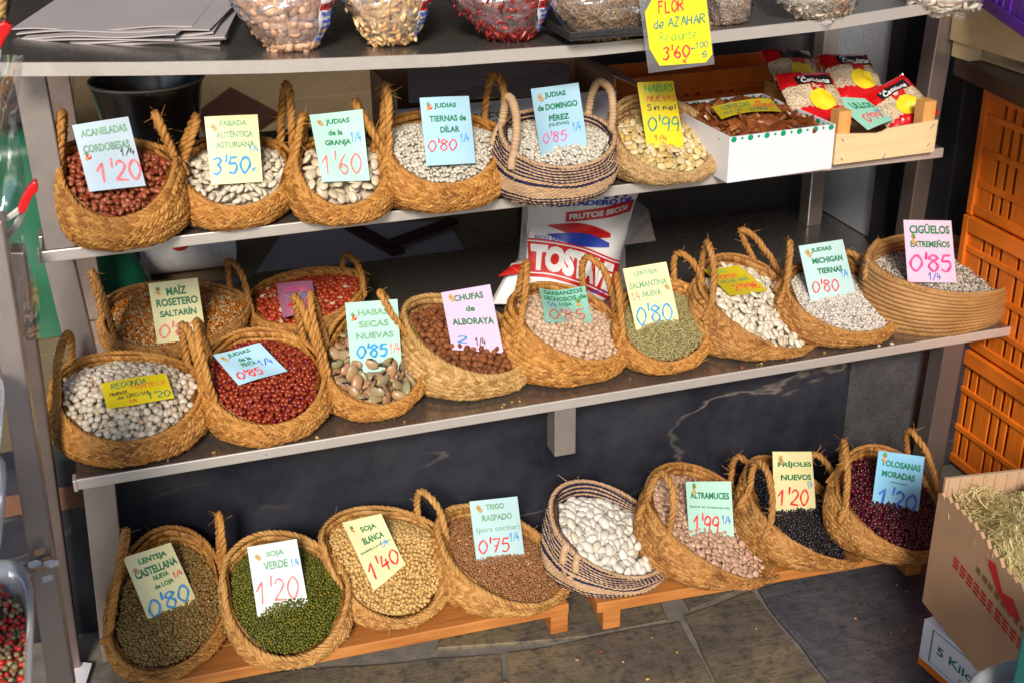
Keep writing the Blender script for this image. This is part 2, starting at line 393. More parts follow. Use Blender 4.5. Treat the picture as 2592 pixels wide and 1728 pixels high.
class Parts:
    def __init__(s): s.V = []; s.F = []; s.B = []; s.T = []; s.D = []; s.n = 0
    def add(s, V, F, B, T, dye=0.0):
        s.V.append(V); s.F.append(np.asarray(F)+s.n); s.B.append(B); s.T.append(T); s.D.append(np.broadcast_to(dye, (len(V),))); s.n += len(V)
    def put(s, name, mat, parent):
        return mk(name, np.concatenate(s.V), np.concatenate(s.F), mat, parent, True,
                  {'fib': np.concatenate(s.B), 'tint': np.concatenate(s.T), 'dye': np.concatenate(s.D)})
class Basket:
    def __init__(s, L, R, F, T, B, z, D, bulge=.010, basek=.86, rnd=.55):
        s.z = z; b = atZ(*B, z); s.F = atY(*F, b[1]-.004); s.T = atY(*T, s.F[1]+D)
        s.L = atY(*L, s.F[1]+D*.5); s.R = atY(*R, s.F[1]+D*.5)
        s.C = (s.L+s.R)/2; s.Cf = (s.C+(s.F+s.T)/2)/2; s.hw = np.linalg.norm(s.R-s.L)/2
        hb = s.hw*basek; db = D/2*.92
        s.bc = np.array([(b[0]+s.C[0])/2, b[1]+db, z]); s.hb = hb; s.db = db; s.bulge = bulge; s.rnd = rnd; s.sink = -.004
        # orient the base so that it touches the front point
        s.bc[0] = b[0]*.5+s.C[0]*.5
    def vec(s, c, q):
        return np.where(c[..., None] > 0, c[..., None]*(s.R-s.C), -c[..., None]*(s.L-s.C))+np.where(q[..., None] > 0, q[..., None]*(s.T-s.C), -q[..., None]*(s.F-s.C))
    def hit(s, px, up=.0):                           # where the goods lie under a photo pixel
        n = unit(np.cross(s.R-s.L, s.T-s.F)); o = s.C-np.array([0, 0, s.sink-up]); d = ray(*px); return CAM+d*((o-CAM)@n)/(d@n)
    def rim(s, th, k=1.0): th = np.asarray(th, float); return s.C+k*s.vec(np.cos(th), np.sin(th))
    def surf(s, th, t, inset=0.0):
        th, t = np.broadcast_arrays(np.asarray(th, float), np.asarray(t, float))
        rm = s.rim(th); e = 1-(1-t)**(1/s.rnd) if False else t**s.rnd
        bs = np.stack([s.bc[0]+s.hb*np.cos(th), s.bc[1]+s.db*np.sin(th), np.full(th.shape, s.z+.003)], -1)
        br = s.bc+(bs-s.bc)*np.array([.84, .84, 1])
        low = br+(bs-br)*np.clip(t*6, 0, 1)[..., None]**.5
        P = low+(rm-low)*t[..., None]
        P[..., 2] = s.z+.004+(rm[..., 2]-s.z-.004)*t
        out = np.stack([np.cos(th), np.sin(th)*.9, np.zeros(th.shape)], -1)
        lump = .0022*np.sin(th*3+s.hw*90)*np.sin(t*5)+.0016*np.sin(th*7+t*6+s.z*40)
        return P+out*(s.bulge*np.sin(np.pi*t)**.8*1.0+lump-inset)[..., None]
def weave(bk, name, mat, parent, style='braid', rows=11, around=None):
    G = Parts(); nt_, nr = 72, 14
    th = np.linspace(0, 2*np.pi, nt_, endpoint=False); tt = np.linspace(0, 1, nr)
    TH, TT = np.meshgrid(th, tt, indexing='ij')
    def grid(P, flip):
        V = P.reshape(-1, 3); F = []
        for i in range(nt_):
            j = (i+1) % nt_
            for k in range(nr-1):
                q = (i*nr+k, j*nr+k, j*nr+k+1, i*nr+k+1); F.append(q[::-1] if flip else q)
        F = np.array(F); G.add(V, F, np.stack([V[:, 0], V[:, 2], V[:, 1]], 1), np.full(len(V), .02), 0.3 if style == 'striped' else 0)
    grid(bk.surf(TH, TT, .002), False); grid(bk.surf(TH, TT, .0075), True)
    # floor of the basket
    c = bk.surf(th, np.zeros(nt_), .004); V = np.vstack([c, c.mean(0)[None]]); F = np.array([(i, (i+1) % nt_, nt_, nt_) for i in range(nt_)])
    F3 = np.array([(i, (i+1) % nt_, nt_, i) for i in range(nt_)])
    e = 1e-3
    per = 2*np.pi*math.sqrt((bk.hw**2+(np.linalg.norm(bk.T-bk.F)/2)**2)/2)
    def st(tht, t, alpha, ln, wd, ht, sign=1, dye=0, lo=.0, hi=1.):
        P = bk.surf(tht, t, 0 if sign > 0 else .0085)
        A = bk.surf(tht+e, t)-bk.surf(tht-e, t); la = np.linalg.norm(A, axis=1)[:, None]; A = A/la
        U = bk.surf(tht, np.clip(t+e*5, 0, 1))-bk.surf(tht, np.clip(t-e*5, 0, 1)); U = U/np.linalg.norm(U, axis=1)[:, None]
        N = np.cross(A, U); N /= np.linalg.norm(N, axis=1)[:, None]
        if (N*(P-bk.bc)).sum() < 0: N = -N
        N = N*sign; U = U-A*(A*U).sum(1)[:, None]; U /= np.linalg.norm(U, axis=1)[:, None]
        T1 = A*np.cos(alpha)[:, None]+U*np.sin(alpha)[:, None]; T2 = np.cross(N, T1)
        k = len(P); tint = lo+(hi-lo)*RNG.random(k)
        g = put_stitches(P+N*.0003, T1, T2, N, ln*(.85+.3*RNG.random(k)), wd*(.85+.3*RNG.random(k)), ht*(.7+.6*RNG.random(k)), tint)
        G.add(*g, dye=np.repeat(dye, len(ST_V)) if np.ndim(dye) else dye)
    if style == 'braid':
        for sign in (1, -1):
            for r in range(rows):
                t0 = (r+.5)/rows
                if sign < 0 and t0 < .45: continue
                n = around or int(per/.0068)
                tht = (np.arange(n)+.5*(r % 2)+RNG.random(n)*.35)*2*np.pi/n
                hloc = np.linalg.norm(bk.surf(tht, np.full(n, min(1, t0+.5/rows)))-bk.surf(tht, np.full(n, max(0, t0-.5/rows))), axis=1)
                al = (.50 if (r+(sign < 0)) % 2 else -.50)+(RNG.random(n)-.5)*.3
                wob = .012*np.sin(tht*5+r)
                st(tht, np.clip(t0+wob, 0.01, .99)+0*tht, al, .0072*np.ones(n), np.clip(hloc*.52, .0022, .0048), .0032*np.ones(n), sign)
    elif style == 'striped':
        for sign in (1, -1):
            for r in range(rows):
                t0 = (r+.5)/rows
                if sign < 0 and t0 < .4: continue
                n = int(per/.0078)
                tht = (np.arange(n)+.5*(r % 2))*2*np.pi/n
                hloc = np.linalg.norm(bk.surf(tht, np.full(n, min(1, t0+.5/rows)))-bk.surf(tht, np.full(n, max(0, t0-.5/rows))), axis=1)
                f = rows-1-r
                dy = 1.0 if (f in (0, 2, 4, 6, 8, 10, 13, 14) or r in (0, 2, 4, 6)) else 0.0
                st(tht, t0+0*tht, .16+(RNG.random(n)-.5)*.1, .0052*np.ones(n), np.clip(hloc*(.66 if dy else .50), .0015, .005), .0024*np.ones(n), sign, dye=dy*np.ones(n), lo=.3)
    else:                                            # coiled: plain rounds of bound straw
        for r in range(rows):
            t0 = (r+.5)/rows; q = np.linspace(0, 2*np.pi, 220)
            for sign in (1, -1):
                if sign < 0 and t0 < .4: continue
                P = bk.surf(q, t0+0*q, 0 if sign > 0 else .008)
                h = np.linalg.norm(bk.surf(q, np.full(220, t0+.5/rows))-bk.surf(q, np.full(220, t0-.5/rows)), axis=1)
                V, F = tube(P, h*.56*(1+.10*np.sin(q*85+r*2)+.05*np.sin(q*31+r)), 6, False)
                G.add(V, np.array(F), np.stack([np.tile(np.arange(6)*.004, 220), np.repeat(q*bk.hw, 6), np.full(len(V), r*2.)], 1), np.repeat(.35+.35*np.interp(q, np.linspace(0, 7, 40), RNG.random(40)), 6))
    # stray fibres
    k = 46; q = RNG.random(k)*2*np.pi; tq = .25+.75*RNG.random(k); P = bk.surf(q, tq)
    D = np.stack([np.cos(q), np.sin(q), RNG.random(k)*1.6-.5], 1)+RNG.normal(size=(k, 3))*.7; D /= np.linalg.norm(D, axis=1)[:, None]
    ln = .008+.016*RNG.random(k); S = np.cross(D, RNG.normal(size=(k, 3))); S /= np.linalg.norm(S, axis=1)[:, None]
    V = np.stack([P-S*.0005, P+S*.0005, P+D*ln[:, None]+S*.0002, P+D*ln[:, None]-S*.0002], 1).reshape(-1, 3)
    F = (np.arange(k)*4)[:, None]+np.array([[0, 1, 2, 3]])
    if style != 'coil': G.add(V, F, V*.1, np.full(len(V), .9))
    return G.put(name, mat, parent)
def make_basket(name, bk, label, group, mat, handles=(), style='braid', rows=11, rimR=.0042, hR=.0062, around=None):
    root = empty(name, bk.bc, label, 'basket', group)
    weave(bk, 'weave', mat, root, style, rows, around)
    q = np.linspace(0, 2*np.pi, 90, endpoint=False)
    rp = bk.rim(q); G = Parts()
    if style == 'braid': G.add(*rope(rp, rimR, 3, .024, True)); G.put('rim', mat, root)
    else:
        G.add(*rope(rp, .0042, 2, .012, True, step=.0022)); G.put('rim', mat, root)
    qs = np.linspace(0, 2*np.pi, 240, endpoint=False); rpx = pix(bk.rim(qs))
    for ap, f1, f2 in handles:
        t1 = qs[((rpx-np.array(f1))**2).sum(1).argmin()]; t2 = qs[((rpx-np.array(f2))**2).sum(1).argmin()]
        p1, p2 = bk.rim(t1), bk.rim(t2)
        a = atY(*ap, (p1[1]+p2[1])/2); Mid = (p1+p2)/2; A = (p1-p2)/2; H = a-Mid
        ph = np.linspace(0, np.pi, 40)
        path = Mid+A*(np.sign(np.cos(ph))*np.abs(np.cos(ph))**.8)[:, None]+H*(np.sin(ph)**.75)[:, None]
        d1 = bk.surf(np.array([t1]), np.array([.72]))[0]; d2 = bk.surf(np.array([t2]), np.array([.72]))[0]
        o = unit(np.array([Mid[0]-bk.C[0], (Mid[1]-bk.C[1])*.4, 0]))*.004
        path = np.vstack([[d1+o], [(d1+p1)/2+o], path, [(d2+p2)/2+o], [d2+o]])
        jit = np.cumsum(RNG.normal(size=path.shape)*.0003, axis=0); path = path+jit-np.linspace(0, 1, len(path))[:, None]*jit[-1]
        G = Parts()
        if style == 'striped': G.add(*rope(path, .0056, 4, .05, step=.003)); 
        else: G.add(*rope(path, hR, 3, .030))
        if style == 'striped':
            s = np.linspace(0, len(path)-1, 150); pp = np.stack([np.interp(s, np.arange(len(path)), path[:, k]) for k in range(3)], 1)
            V, F = tube(pp, .0066*(1+.10*np.sin(np.arange(150)*1.6)), 7, False)
            G.add(V, np.array(F), np.stack([np.tile(np.arange(7)*.004, 150), np.repeat(s*.004, 7), np.zeros(len(V))], 1), np.repeat(.5+.3*RNG.random(150), 7))
        else:
            k = 26; ii = RNG.integers(2, len(path)-2, k); D = RNG.normal(size=(k, 3)); D /= np.linalg.norm(D, axis=1)[:, None]; S = np.cross(D, RNG.normal(size=(k, 3))); S /= np.linalg.norm(S, axis=1)[:, None]
            P = path[ii]+D*hR*.8; ln = .006+.014*RNG.random(k)
            V = np.stack([P-S*.0004, P+S*.0004, P+D*ln[:, None]+S*.0002, P+D*ln[:, None]-S*.0002], 1).reshape(-1, 3)
            G.add(V, (np.arange(k)*4)[:, None]+np.array([[0, 1, 2, 3]]), V*.1, np.full(len(V), .9))
        G.put('handle', mat, root)
    return root
def fill(bk, name, templ, mat, s, label, df=.001, db=.015, dome=.012, single=None, layers=2, tilt=.35, inner=.0115, cat='beans'):
    """a heap in the basket: top layer of single things (single=(name,label,group)) or one heap"""
    kx = 1-inner/bk.hw
    def P(x, y):
        v = bk.vec(np.asarray(x, float), np.asarray(y, float)); r2 = x*x+y*y
        q = bk.C+kx*v; q[..., 2] -= df+(db-df)*(y*.5+.5)-dome*(1-r2)
        return q
    a, b = bk.hw*kx, np.linalg.norm(bk.T-bk.F)/2*kx
    Vp = unit(bk.T-bk.F); Up = unit(bk.R-bk.L); N = unit(np.cross(Up, Vp)); Up = unit(np.cross(Vp, N))
    # bed under the seeds
    nr, na = 8, 40; V = [P(np.array(0.), np.array(0.))]; F = []
    for i in range(1, nr+1):
        for j in range(na): th = 2*np.pi*j/na; r = i/nr; V.append(P(np.array(r*math.cos(th)), np.array(r*math.sin(th))))
    V = np.array(V)-N*(s*1.15+.003)
    for j in range(na): F.append((0, 1+j, 1+(j+1) % na))
    for i in range(nr-1):
        for j in range(na):
            a0 = 1+i*na; q = (a0+j, a0+na+j, a0+na+(j+1) % na, a0+(j+1) % na); F.append((q[0], q[1], q[2])); F.append((q[0], q[2], q[3]))
    parts = [(V, np.array(F), np.full(len(V), .1), np.zeros(len(V)))]
    lay = []
    for l in range(layers):
        g = hexgrid(s, a, b, l); x, y = g[:, 0], g[:, 1]; n = len(g)
        hump = 1-(x*x+y*y); g1 = P(x, y)
        nn = np.broadcast_to(N, g1.shape)+(Up*(x[:, None])/a+Vp*(y[:, None])/b)*dome*1.6; nn = nn/np.linalg.norm(nn, axis=1)[:, None]
        E1 = np.broadcast_to(Up, g1.shape)
        E1 = E1-nn*(E1*nn).sum(1)[:, None]; E1 = E1/np.linalg.norm(E1, axis=1)[:, None]
        X, Y, Z = frames(E1, np.cross(nn, E1), nn, RNG.random(n)*6.283, RNG.normal(size=(n, 2))*tilt)
        p = g1+nn*((RNG.random(n)-.5)*s*.36-l*s*.52)[:, None]
        lay.append((p, X, Y, Z, .78+.38*RNG.random(n), RNG.random(n)))
    heap = lay[1:] if single else lay
    off = len(V)
    for l in heap:
        v, f, t_, m_ = scatter_mesh(templ, *l); parts.append((v, f+off, t_, m_)); off += len(v)
    o = mk(name, np.concatenate([p[0] for p in parts]), np.concatenate([p[1] for p in parts]), mat, None, True,
           {'tint': np.concatenate([p[2] for p in parts]), 'mark': np.concatenate([p[3] for p in parts])})
    tag(o, label, cat, None, 'stuff')
    if single:
        nm, lb, gr = single
        ms = [np_mesh(nm, v, f, mat, True, {'tint': np.full(len(v), i*.17), 'mark': mk2}) for i, (v, f, mk2) in enumerate(templ)]
        p, X, Y, Z, sc, _ = lay[0]
        for i in range(len(p)):
            ob = bpy.data.objects.new(nm, ms[i % len(ms)]); COL.objects.link(ob)
            k = sc[i]; x, y, z = X[i]*k, Y[i]*k, Z[i]*k
            ob.matrix_basis = Matrix(((x[0], y[0], z[0], p[i][0]), (x[1], y[1], z[1], p[i][1]), (x[2], y[2], z[2], p[i][2]), (0, 0, 0, 1)))
            tag(ob, lb, 'bean', gr)
    return o
# ------------------------------------------------------------------ lettering
_cache = {}
def font_mesh(text, bold=.03, shear=0.0, space=1.0):
    key = (text, bold, shear, space)
    if key in _cache: return _cache[key]
    cu = bpy.data.curves.new('t', 'FONT'); cu.body = text; cu.offset = bold*1.0; cu.shear = shear; cu.resolution_u = 3; cu.align_x = 'CENTER'
    cu.space_character = space; cu.space_line = 1.1
    ob = bpy.data.objects.new('t', cu); COL.objects.link(ob)
    bpy.context.view_layer.update()
    me = bpy.data.meshes.new_from_object(ob.evaluated_get(bpy.context.evaluated_depsgraph_get()))
    V = np.array([v.co[:2] for v in me.vertices]) if len(me.vertices) else np.zeros((1, 2))
    F = [tuple(p.vertices) for p in me.polygons]
    bpy.data.objects.remove(ob); bpy.data.curves.remove(cu); bpy.data.meshes.remove(me)
    lo, hi = V.min(0), V.max(0); V = (V-lo)/(hi-lo+1e-9)
    _cache[key] = (V, F, (hi-lo)); return _cache[key]
GL = {'0':['3a18051230526558 3a'],'1':['063a3a30'],'2':['082a4957340101 60'],'3':['093a583636533001'],'4':['2a040464','4740'],'5':['5a1a1a060646533001'],
 '6':['4a16033052442513'],'7':['0a5a5a20','1545'],'8':['492a08365330032658 49'],'9':['573506193a5840'],"'":['1c17'],'/':['005a'],'.':['2021'],'-':['0555'],
 '€':['593a07033051','0646','0444'],'A':['003a3a60','1454'],'B':['000a','0a3a570606','0646533000'],'C':['593a07033051'],'D':['000a','0a3a653000'],
 'E':['5a0a0a000050','0646'],'F':['5a0a0a00','0646'],'G':['593a070330525535'],'H':['000a','505a','0555'],'I':['202a'],'J':['4a432002'],'L':['0a000050'],
 'M':['000a0a35356a6a60'],'N':['000a0a50505a'],'O':['3a18051230526558 3a'],'P':['000a','0a4a5705'],'R':['000a','0a4a5705','2560'],'S':['593a0836533001'],
 'T':['0a6a','3a30'],'U':['0a0230525a'],'V':['0a30306a'],'Y':['0a35','6a3530'],'Z':['0a5a5a000050'],'Í':['202a','2c3d'],'Ó':['3a18051230526558 3a','3c4d'],
 'a':['56260320425656 50'],'c':['4626032041'],'d':['4626032042','4a40'],'e':['03434626032041'],'g':['4626032343','46412000'],'i':['2620','2928'],'j':['262100','2928'],
 'l':['2a20'],'n':['0600','04264640'],'p':['0600','06365304'],'r':['0600','042646'],'s':['462604433000'],'t':['2a2140','0646'],'u':['0602204146','4640'],'v':['06202046'],'o':['2603204326'],' ':[]}
def hand(text, wid=1.1, italic=.0, jitter=.25):
    """marker strokes as ribbons; returns V (x,y,level), F"""
    V, F = [], []; x0 = 0; lv = 0
    for ch in text:
        adv = {'\'': 2.8, '.': 2.2, ' ': 4, 'I': 4.5, 'i': 3.2, 'l': 3.2, 'j': 3.2, '/': 6, 'M': 8.5}.get(ch, 6 if ch.islower() else 7.2)
        for st in GL.get(ch, []):
            st = st.replace(' ', ''); pts = np.array([(int(st[i], 16), int(st[i+1], 16)) for i in range(0, len(st)-1, 2)], float)
            pts += (RNG.random(pts.shape)-.5)*jitter
            q = []
            for i in range(len(pts)-1):
                p0 = pts[max(0, i-1)]; p1 = pts[i]; p2 = pts[i+1]; p3 = pts[min(len(pts)-1, i+2)]
                if np.linalg.norm(p2-p1) < .8: continue
                for t in np.linspace(0, 1, 7, endpoint=False):
                    q.append(.5*((2*p1)+(p2-p0)*t+(2*p0-5*p1+4*p2-p3)*t*t+(3*p1-p0-3*p2+p3)*t**3))
            q.append(pts[-1]); q = np.array(q); q[:, 0] += x0+q[:, 1]*italic
            T = np.gradient(q, axis=0); T /= np.linalg.norm(T, axis=1)[:, None]+1e-9; Nn = np.stack([-T[:, 1], T[:, 0]], 1)
            w = wid*.5*(1+.18*np.sin(np.arange(len(q))*.5+RNG.random()*6))
            w = w*np.clip(np.minimum(np.arange(len(q))+1.2, len(q)-np.arange(len(q))+.2)/2, .5, 1)
            b = len(V)
            for i in range(len(q)):
                V.append((*(q[i]-Nn[i]*w[i]), lv+i*.012)); V.append((*(q[i]+Nn[i]*w[i]), lv+i*.012))
            for i in range(len(q)-1): F.append((b+2*i, b+2*i+1, b+2*i+3, b+2*i+2))
            lv += .5
        x0 += adv
    V = np.array(V); lo, hi = V[:, :2].min(0), V[:, :2].max(0)
    V[:, :2] = (V[:, :2]-lo)/(hi-lo); return V, F
class Card:
    """a flat sheet in the world given by 3 corners; u to the right, v up"""
    def __init__(s, P00, P10, P01): s.o = P00; s.u = P10-P00; s.v = P01-P00; s.n = unit(np.cross(s.u, s.v)); s.n = s.n*(1 if s.n@(CAM-P00) > 0 else -1)
    def pt(s, u, v, h=0): return s.o+np.multiply.outer(np.asarray(u, float), s.u)+np.multiply.outer(np.asarray(v, float), s.v)+np.multiply.outer(np.asarray(h, float)+0*np.asarray(u, float), s.n)
    def text(s, txt, box, mat, parent, name='lettering', bold=.03, shear=0, h=.0006):
        V, F, _ = font_mesh(txt, bold, shear); u0, v0, u1, v1 = box
        return mk(name, s.pt(u0+V[:, 0]*(u1-u0), v0+V[:, 1]*(v1-v0), h), F, mat, parent, False)
    def write(s, txt, box, mat, parent, name='handwriting', wid=1.1, italic=.12, h=.0007):
        V, F = hand(txt, wid, italic); u0, v0, u1, v1 = box
        return mk(name, s.pt(u0+V[:, 0]*(u1-u0), v0+V[:, 1]*(v1-v0), h+V[:, 2]*.00006), F, mat, parent, False)
    def blob(s, c, ru, rv, mat, parent, name='emblem', n=12, h=.0008, jag=.0):
        a = np.arange(n)*2*np.pi/n; k = 1+jag*np.where(np.arange(n) % 2, 1, -1)
        return mk(name, s.pt(c[0]+ru*np.cos(a)*k, c[1]+rv*np.sin(a)*k, h), [tuple(range(n))], mat, parent, False)
    def poly(s, uv, mat, parent, name, h=.0005):
        uv = np.array(uv); return mk(name, s.pt(uv[:, 0], uv[:, 1], h), [tuple(range(len(uv)))], mat, parent, False)
M['em_red'] = m_plain('emblem_red', (.65, .03, .03), .5, bmp=0); M['em_green'] = m_plain('emblem_green', (.10, .33, .06), .5, bmp=0)
M['em_tan'] = m_plain('emblem_tan', (.55, .38, .17), .5, bmp=0); M['em_orange'] = m_plain('emblem_orange', (.72, .32, .05), .5, bmp=0)
M['em_brown'] = m_plain('emblem_brown', (.22, .12, .05), .5, bmp=0)
def emblem(c, root, u, v, kind):
    k = np.linalg.norm(c.v)/np.linalg.norm(c.u); r = .062
    def b(du, dv, a, m, jag=0, n=10, h=.0008): c.blob((u+du*r, v+dv*r/k), r*a, r*a/k, M[m], root, 'emblem', n, h, jag)
    if kind == 'radish': b(0, 0, .8, 'em_red'); b(-.6, -.5, .5, 'em_orange', h=.0009); b(-.5, 1, .55, 'em_green', .4, 12, .001); b(.25, .15, .28, 'white_print', h=.0011)
    elif kind == 'tan': b(0, .2, .8, 'em_tan', .15); b(.55, -.5, .7, 'em_tan', .2, 12, .0009); b(.1, .1, .25, 'em_brown', .3, 8, .001)
    else: b(0, .7, .75, 'em_green', .3, 14); b(-.3, -.3, .5, 'em_tan', .1, 10, .0009); b(.2, -.8, .5, 'em_orange', .2, 10, .001); b(.1, .4, .3, 'em_red', .2, 8, .0011)
def card(TL, TR, BR, BL, Yb, lean, color, label, lines=(), price=None, frac=None, em=None, ink='green_ink', extra=(), sleeve=False, sink=.10, name='price_card', P=None):
    """corners in photo pixels; stands at depth Yb, top leaning back by lean. """
    if P: p00, p10, p01 = P
    else: p00, p10, p01 = atY(*BL, Yb), atY(*BR, Yb), atY(*TL, Yb+lean)
    # top right corner fixes the true shape through the plane
    n = np.cross(p10-p00, p01-p00); d = ray(*TR); p11 = CAM+d*((p00-CAM)@n)/(d@n)
    c = Card(p00, p10, p01)
    root = empty(name, (p00+p10)/2, label, 'price card', 'price cards in the goods')
    # outline with the exact four corners, continued down into the goods
    w = p11-p01
    cu1, cu2 = RNG.normal()*.0022, RNG.normal()*.0018
    def q(u, v): return (p00+(p10-p00)*u)*(1-v)+(p01+w*u)*v
    def pt(u, v, h=0):
        u = np.asarray(u, float)[..., None]; v = np.asarray(v, float)[..., None]; h = np.broadcast_to(np.asarray(h, float), u.shape[:-1])[..., None]
        h = h+cu1*4*u*(1-u)+cu2*(v-.3)**2*(1 if cu2 > 0 else 1)*2+cu2*.6*np.sin(u*5+v*3)
        return (p00+(p10-p00)*u)*(1-v)+(p01+w*u)*v+c.n*h
    c.pt = pt
    U_, V_ = np.meshgrid(np.linspace(0, 1, 13), np.linspace(-sink, 1, 11), indexing='ij')
    fr_ = pt(U_, V_).reshape(-1, 3); bk2 = pt(U_, V_, -.0007).reshape(-1, 3); m_ = len(fr_)
    Fs = [(i*11+k, (i+1)*11+k, (i+1)*11+k+1, i*11+k+1) for i in range(12) for k in range(10)]; Fs += [tuple(m_+j for j in f[::-1]) for f in Fs]
    bo = [i*11 for i in range(13)]+[132+k for k in range(1, 11)]+[i*11+10 for i in range(11, -1, -1)]+[k for k in range(9, 0, -1)]
    Fs += [(bo[i], m_+bo[i], m_+bo[(i+1) % len(bo)], bo[(i+1) % len(bo)]) for i in range(len(bo))]
    mk('sheet', np.vstack([fr_, bk2]), Fs, M['card_'+color], root, False)
    for L in lines:
        txt, box = L[0], L[1]; c.text(txt, box, M[L[2] if len(L) > 2 else ink], root, bold=L[3] if len(L) > 3 else .035)
    if price: c.write(price[0], price[1], M[price[2]], root, 'price', price[3] if len(price) > 3 else 1.25)
    if frac: c.write(frac[0], frac[1], M[frac[2]], root, 'quantity', 1.5)
    for txt, box, ink2, wd in extra: c.write(txt, box, M[ink2], root, 'handwriting', wd)
    if em: emblem(c, root, em[0], em[1], em[2])
    if sleeve:
        S = [q(-.05, -.05), q(1.10, -.05), q(1.10, 1.05), q(-.05, 1.05)]
        MB().hexa([x+c.n*.0022 for x in S], [x+c.n*.0025 for x in S]).put('plastic_sleeve', M['sleeve'], root)
    return c, root

# ================================================================== THE SETTING
def m_slate(name='slate_paving', cs=((.075, .066, .058), (.15, .12, .085), (.25, .185, .10))):
    m, t, p = newmat(name); v = coords(t)
    a = noise(t, v, 4, 6, .65); b = noise(t, v, 55, 6, .75); f = noise(t, coords(t, (8, 60, 8), (0, 0, .5)), 1, 4, .7)
    c = ramp(t, a, [(.32, cs[0]), (.5, cs[1]), (.66, cs[2])])
    c = mixc(t, ramp(t, b, [(.47, (0, 0, 0)), (.66, (.8, .8, .8))]), c, (.035, .034, .042))
    t.links.new(c, p.inputs['Base Color']); p.inputs['Roughness'].default_value = .62
    s = t.nodes.new('ShaderNodeMath'); s.operation = 'ADD'; t.links.new(b, s.inputs[0]); t.links.new(f, s.inputs[1])
    t.links.new(bump(t, s.outputs[0], .6, .004), p.inputs['Normal']); return m
def m_marble():
    m, t, p = newmat('black_veined_marble'); v = coords(t, (1, 1, 3.2), (0, .30, 0))
    n = noise(t, v, 1.2, 6, .5); ab = t.nodes.new('ShaderNodeMath'); ab.operation = 'SUBTRACT'; t.links.new(n, ab.inputs[0]); ab.inputs[1].default_value = .5
    a2 = t.nodes.new('ShaderNodeMath'); a2.operation = 'ABSOLUTE'; t.links.new(ab.outputs[0], a2.inputs[0])
    vein = ramp(t, a2.outputs[0], [(.0, (1, 1, 1)), (.003, (.45, .45, .45)), (.006, (0, 0, 0))])
    n3 = noise(t, coords(t), 3, 3); gate = ramp(t, n3, [(.46, (0, 0, 0)), (.60, (.8, .8, .8))])
    vg = mixc(t, 1.0, vein, gate, 'MULTIPLY'); sp = noise(t, coords(t), 130, 3, .7); dust = noise(t, coords(t), 7, 6, .7)
    base = ramp(t, dust, [(.35, (.013, .015, .023)), (.7, (.042, .043, .057))])
    base = mixc(t, ramp(t, sp, [(.70, (0, 0, 0)), (.76, (.6, .6, .6))]), base, (.22, .20, .19))
    t.links.new(mixc(t, vg, base, (.20, .17, .15)), p.inputs['Base Color']); p.inputs['Roughness'].default_value = .33
    t.links.new(bump(t, dust, .1, .002), p.inputs['Normal']); return m
def m_concrete(name, a, b, sc=6, rough=.8):
    m, t, p = newmat(name); n = noise(t, coords(t), sc, 7, .7); f = noise(t, coords(t), sc*14, 4, .7)
    c = mixc(t, .4, ramp(t, n, [(.3, a), (.7, b)]), ramp(t, f, [(.3, a), (.7, b)]))
    t.links.new(c, p.inputs['Base Color']); p.inputs['Roughness'].default_value = rough
    s = t.nodes.new('ShaderNodeMath'); s.operation = 'ADD'; t.links.new(n, s.inputs[0]); t.links.new(f, s.inputs[1])
    t.links.new(bump(t, s.outputs[0], .5, .004), p.inputs['Normal']); return m
M['slate'] = m_slate(); M['slate_blue'] = m_slate('blue_slate_paving', ((.042, .042, .056), (.078, .076, .092), (.13, .12, .12))); M['marble'] = m_marble()
M['mortar'] = m_concrete('grey_mortar', (.07, .066, .06), (.30, .27, .23), 26)
M['concrete'] = m_concrete('blotchy_concrete', (.028, .031, .040), (.15, .16, .20), 5)
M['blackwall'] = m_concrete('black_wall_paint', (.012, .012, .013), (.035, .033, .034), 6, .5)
M['pillar'] = m_concrete('worn_dark_stone', (.016, .016, .020), (.085, .082, .092), 9, .5)
M['white_wall'] = m_concrete('chipped_white_paint', (.34, .37, .42), (.50, .53, .58), 9)
M['shopfloor'] = m_concrete('beige_floor_tile', (.17, .12, .07), (.27, .20, .12), 4, .5)
M['darkwood'] = m_wood('dark_brown_wood', (.030, .013, .009), (.075, .03, .02), .5)
M['dim'] = m_plain('dim_plaster', (.10, .085, .07), .8)

# ground: one sheet to the horizon, mortar coloured, with the slabs laid on it
g = mk('ground', [(-40, -60, ZF-.006), (60, -60, ZF-.006), (60, .11, ZF-.006), (-40, .11, ZF-.006)], [(0, 1, 2, 3)], M['mortar']); tag(g, kind='structure')
pav = empty('paving', (.8, -.3, ZF-.006), kind='structure')
def slab(poly, mat='slate'):
    n = len(poly); q = np.array([[*p[:2], 0] for p in poly], float); c = q.mean(0)
    # rough outline: split edges and nudge
    pts = []
    for i in range(n):
        a, b = q[i], q[(i+1) % n]; k = max(2, int(np.linalg.norm(b-a)/.05))
        for t in np.linspace(0, 1, k, endpoint=False): pts.append(a+(b-a)*t+np.append((RNG.random(2)-.5)*.006, 0))
    pts = np.array(pts); dz = .0015*RNG.random()
    lo = pts+[0, 0, ZF-.012]; mid = pts+[0, 0, ZF-.002+dz]; top = c+(pts-c)*.985+[0, 0, ZF+dz]
    m = len(pts); V = np.vstack([lo, mid, top, (c+[0, 0, ZF+dz])[None]]); F = []
    for i in range(m):
        j = (i+1) % m; F += [(i, j, m+j, m+i), (m+i, m+j, 2*m+j, 2*m+i), (2*m+i, 2*m+j, 3*m)]
    mk('slab', V, F, M[mat], pav, False)
def fl(*pp): return [atZ(x, y, ZF) for x, y in pp]
slab(fl((1280, 1655), (1500, 1614), (1722, 1570), (1752, 1630), (1836, 1790), (1290, 1790)))
slab(fl((1738, 1556), (1900, 1492), (2138, 1790), (1846, 1790)))
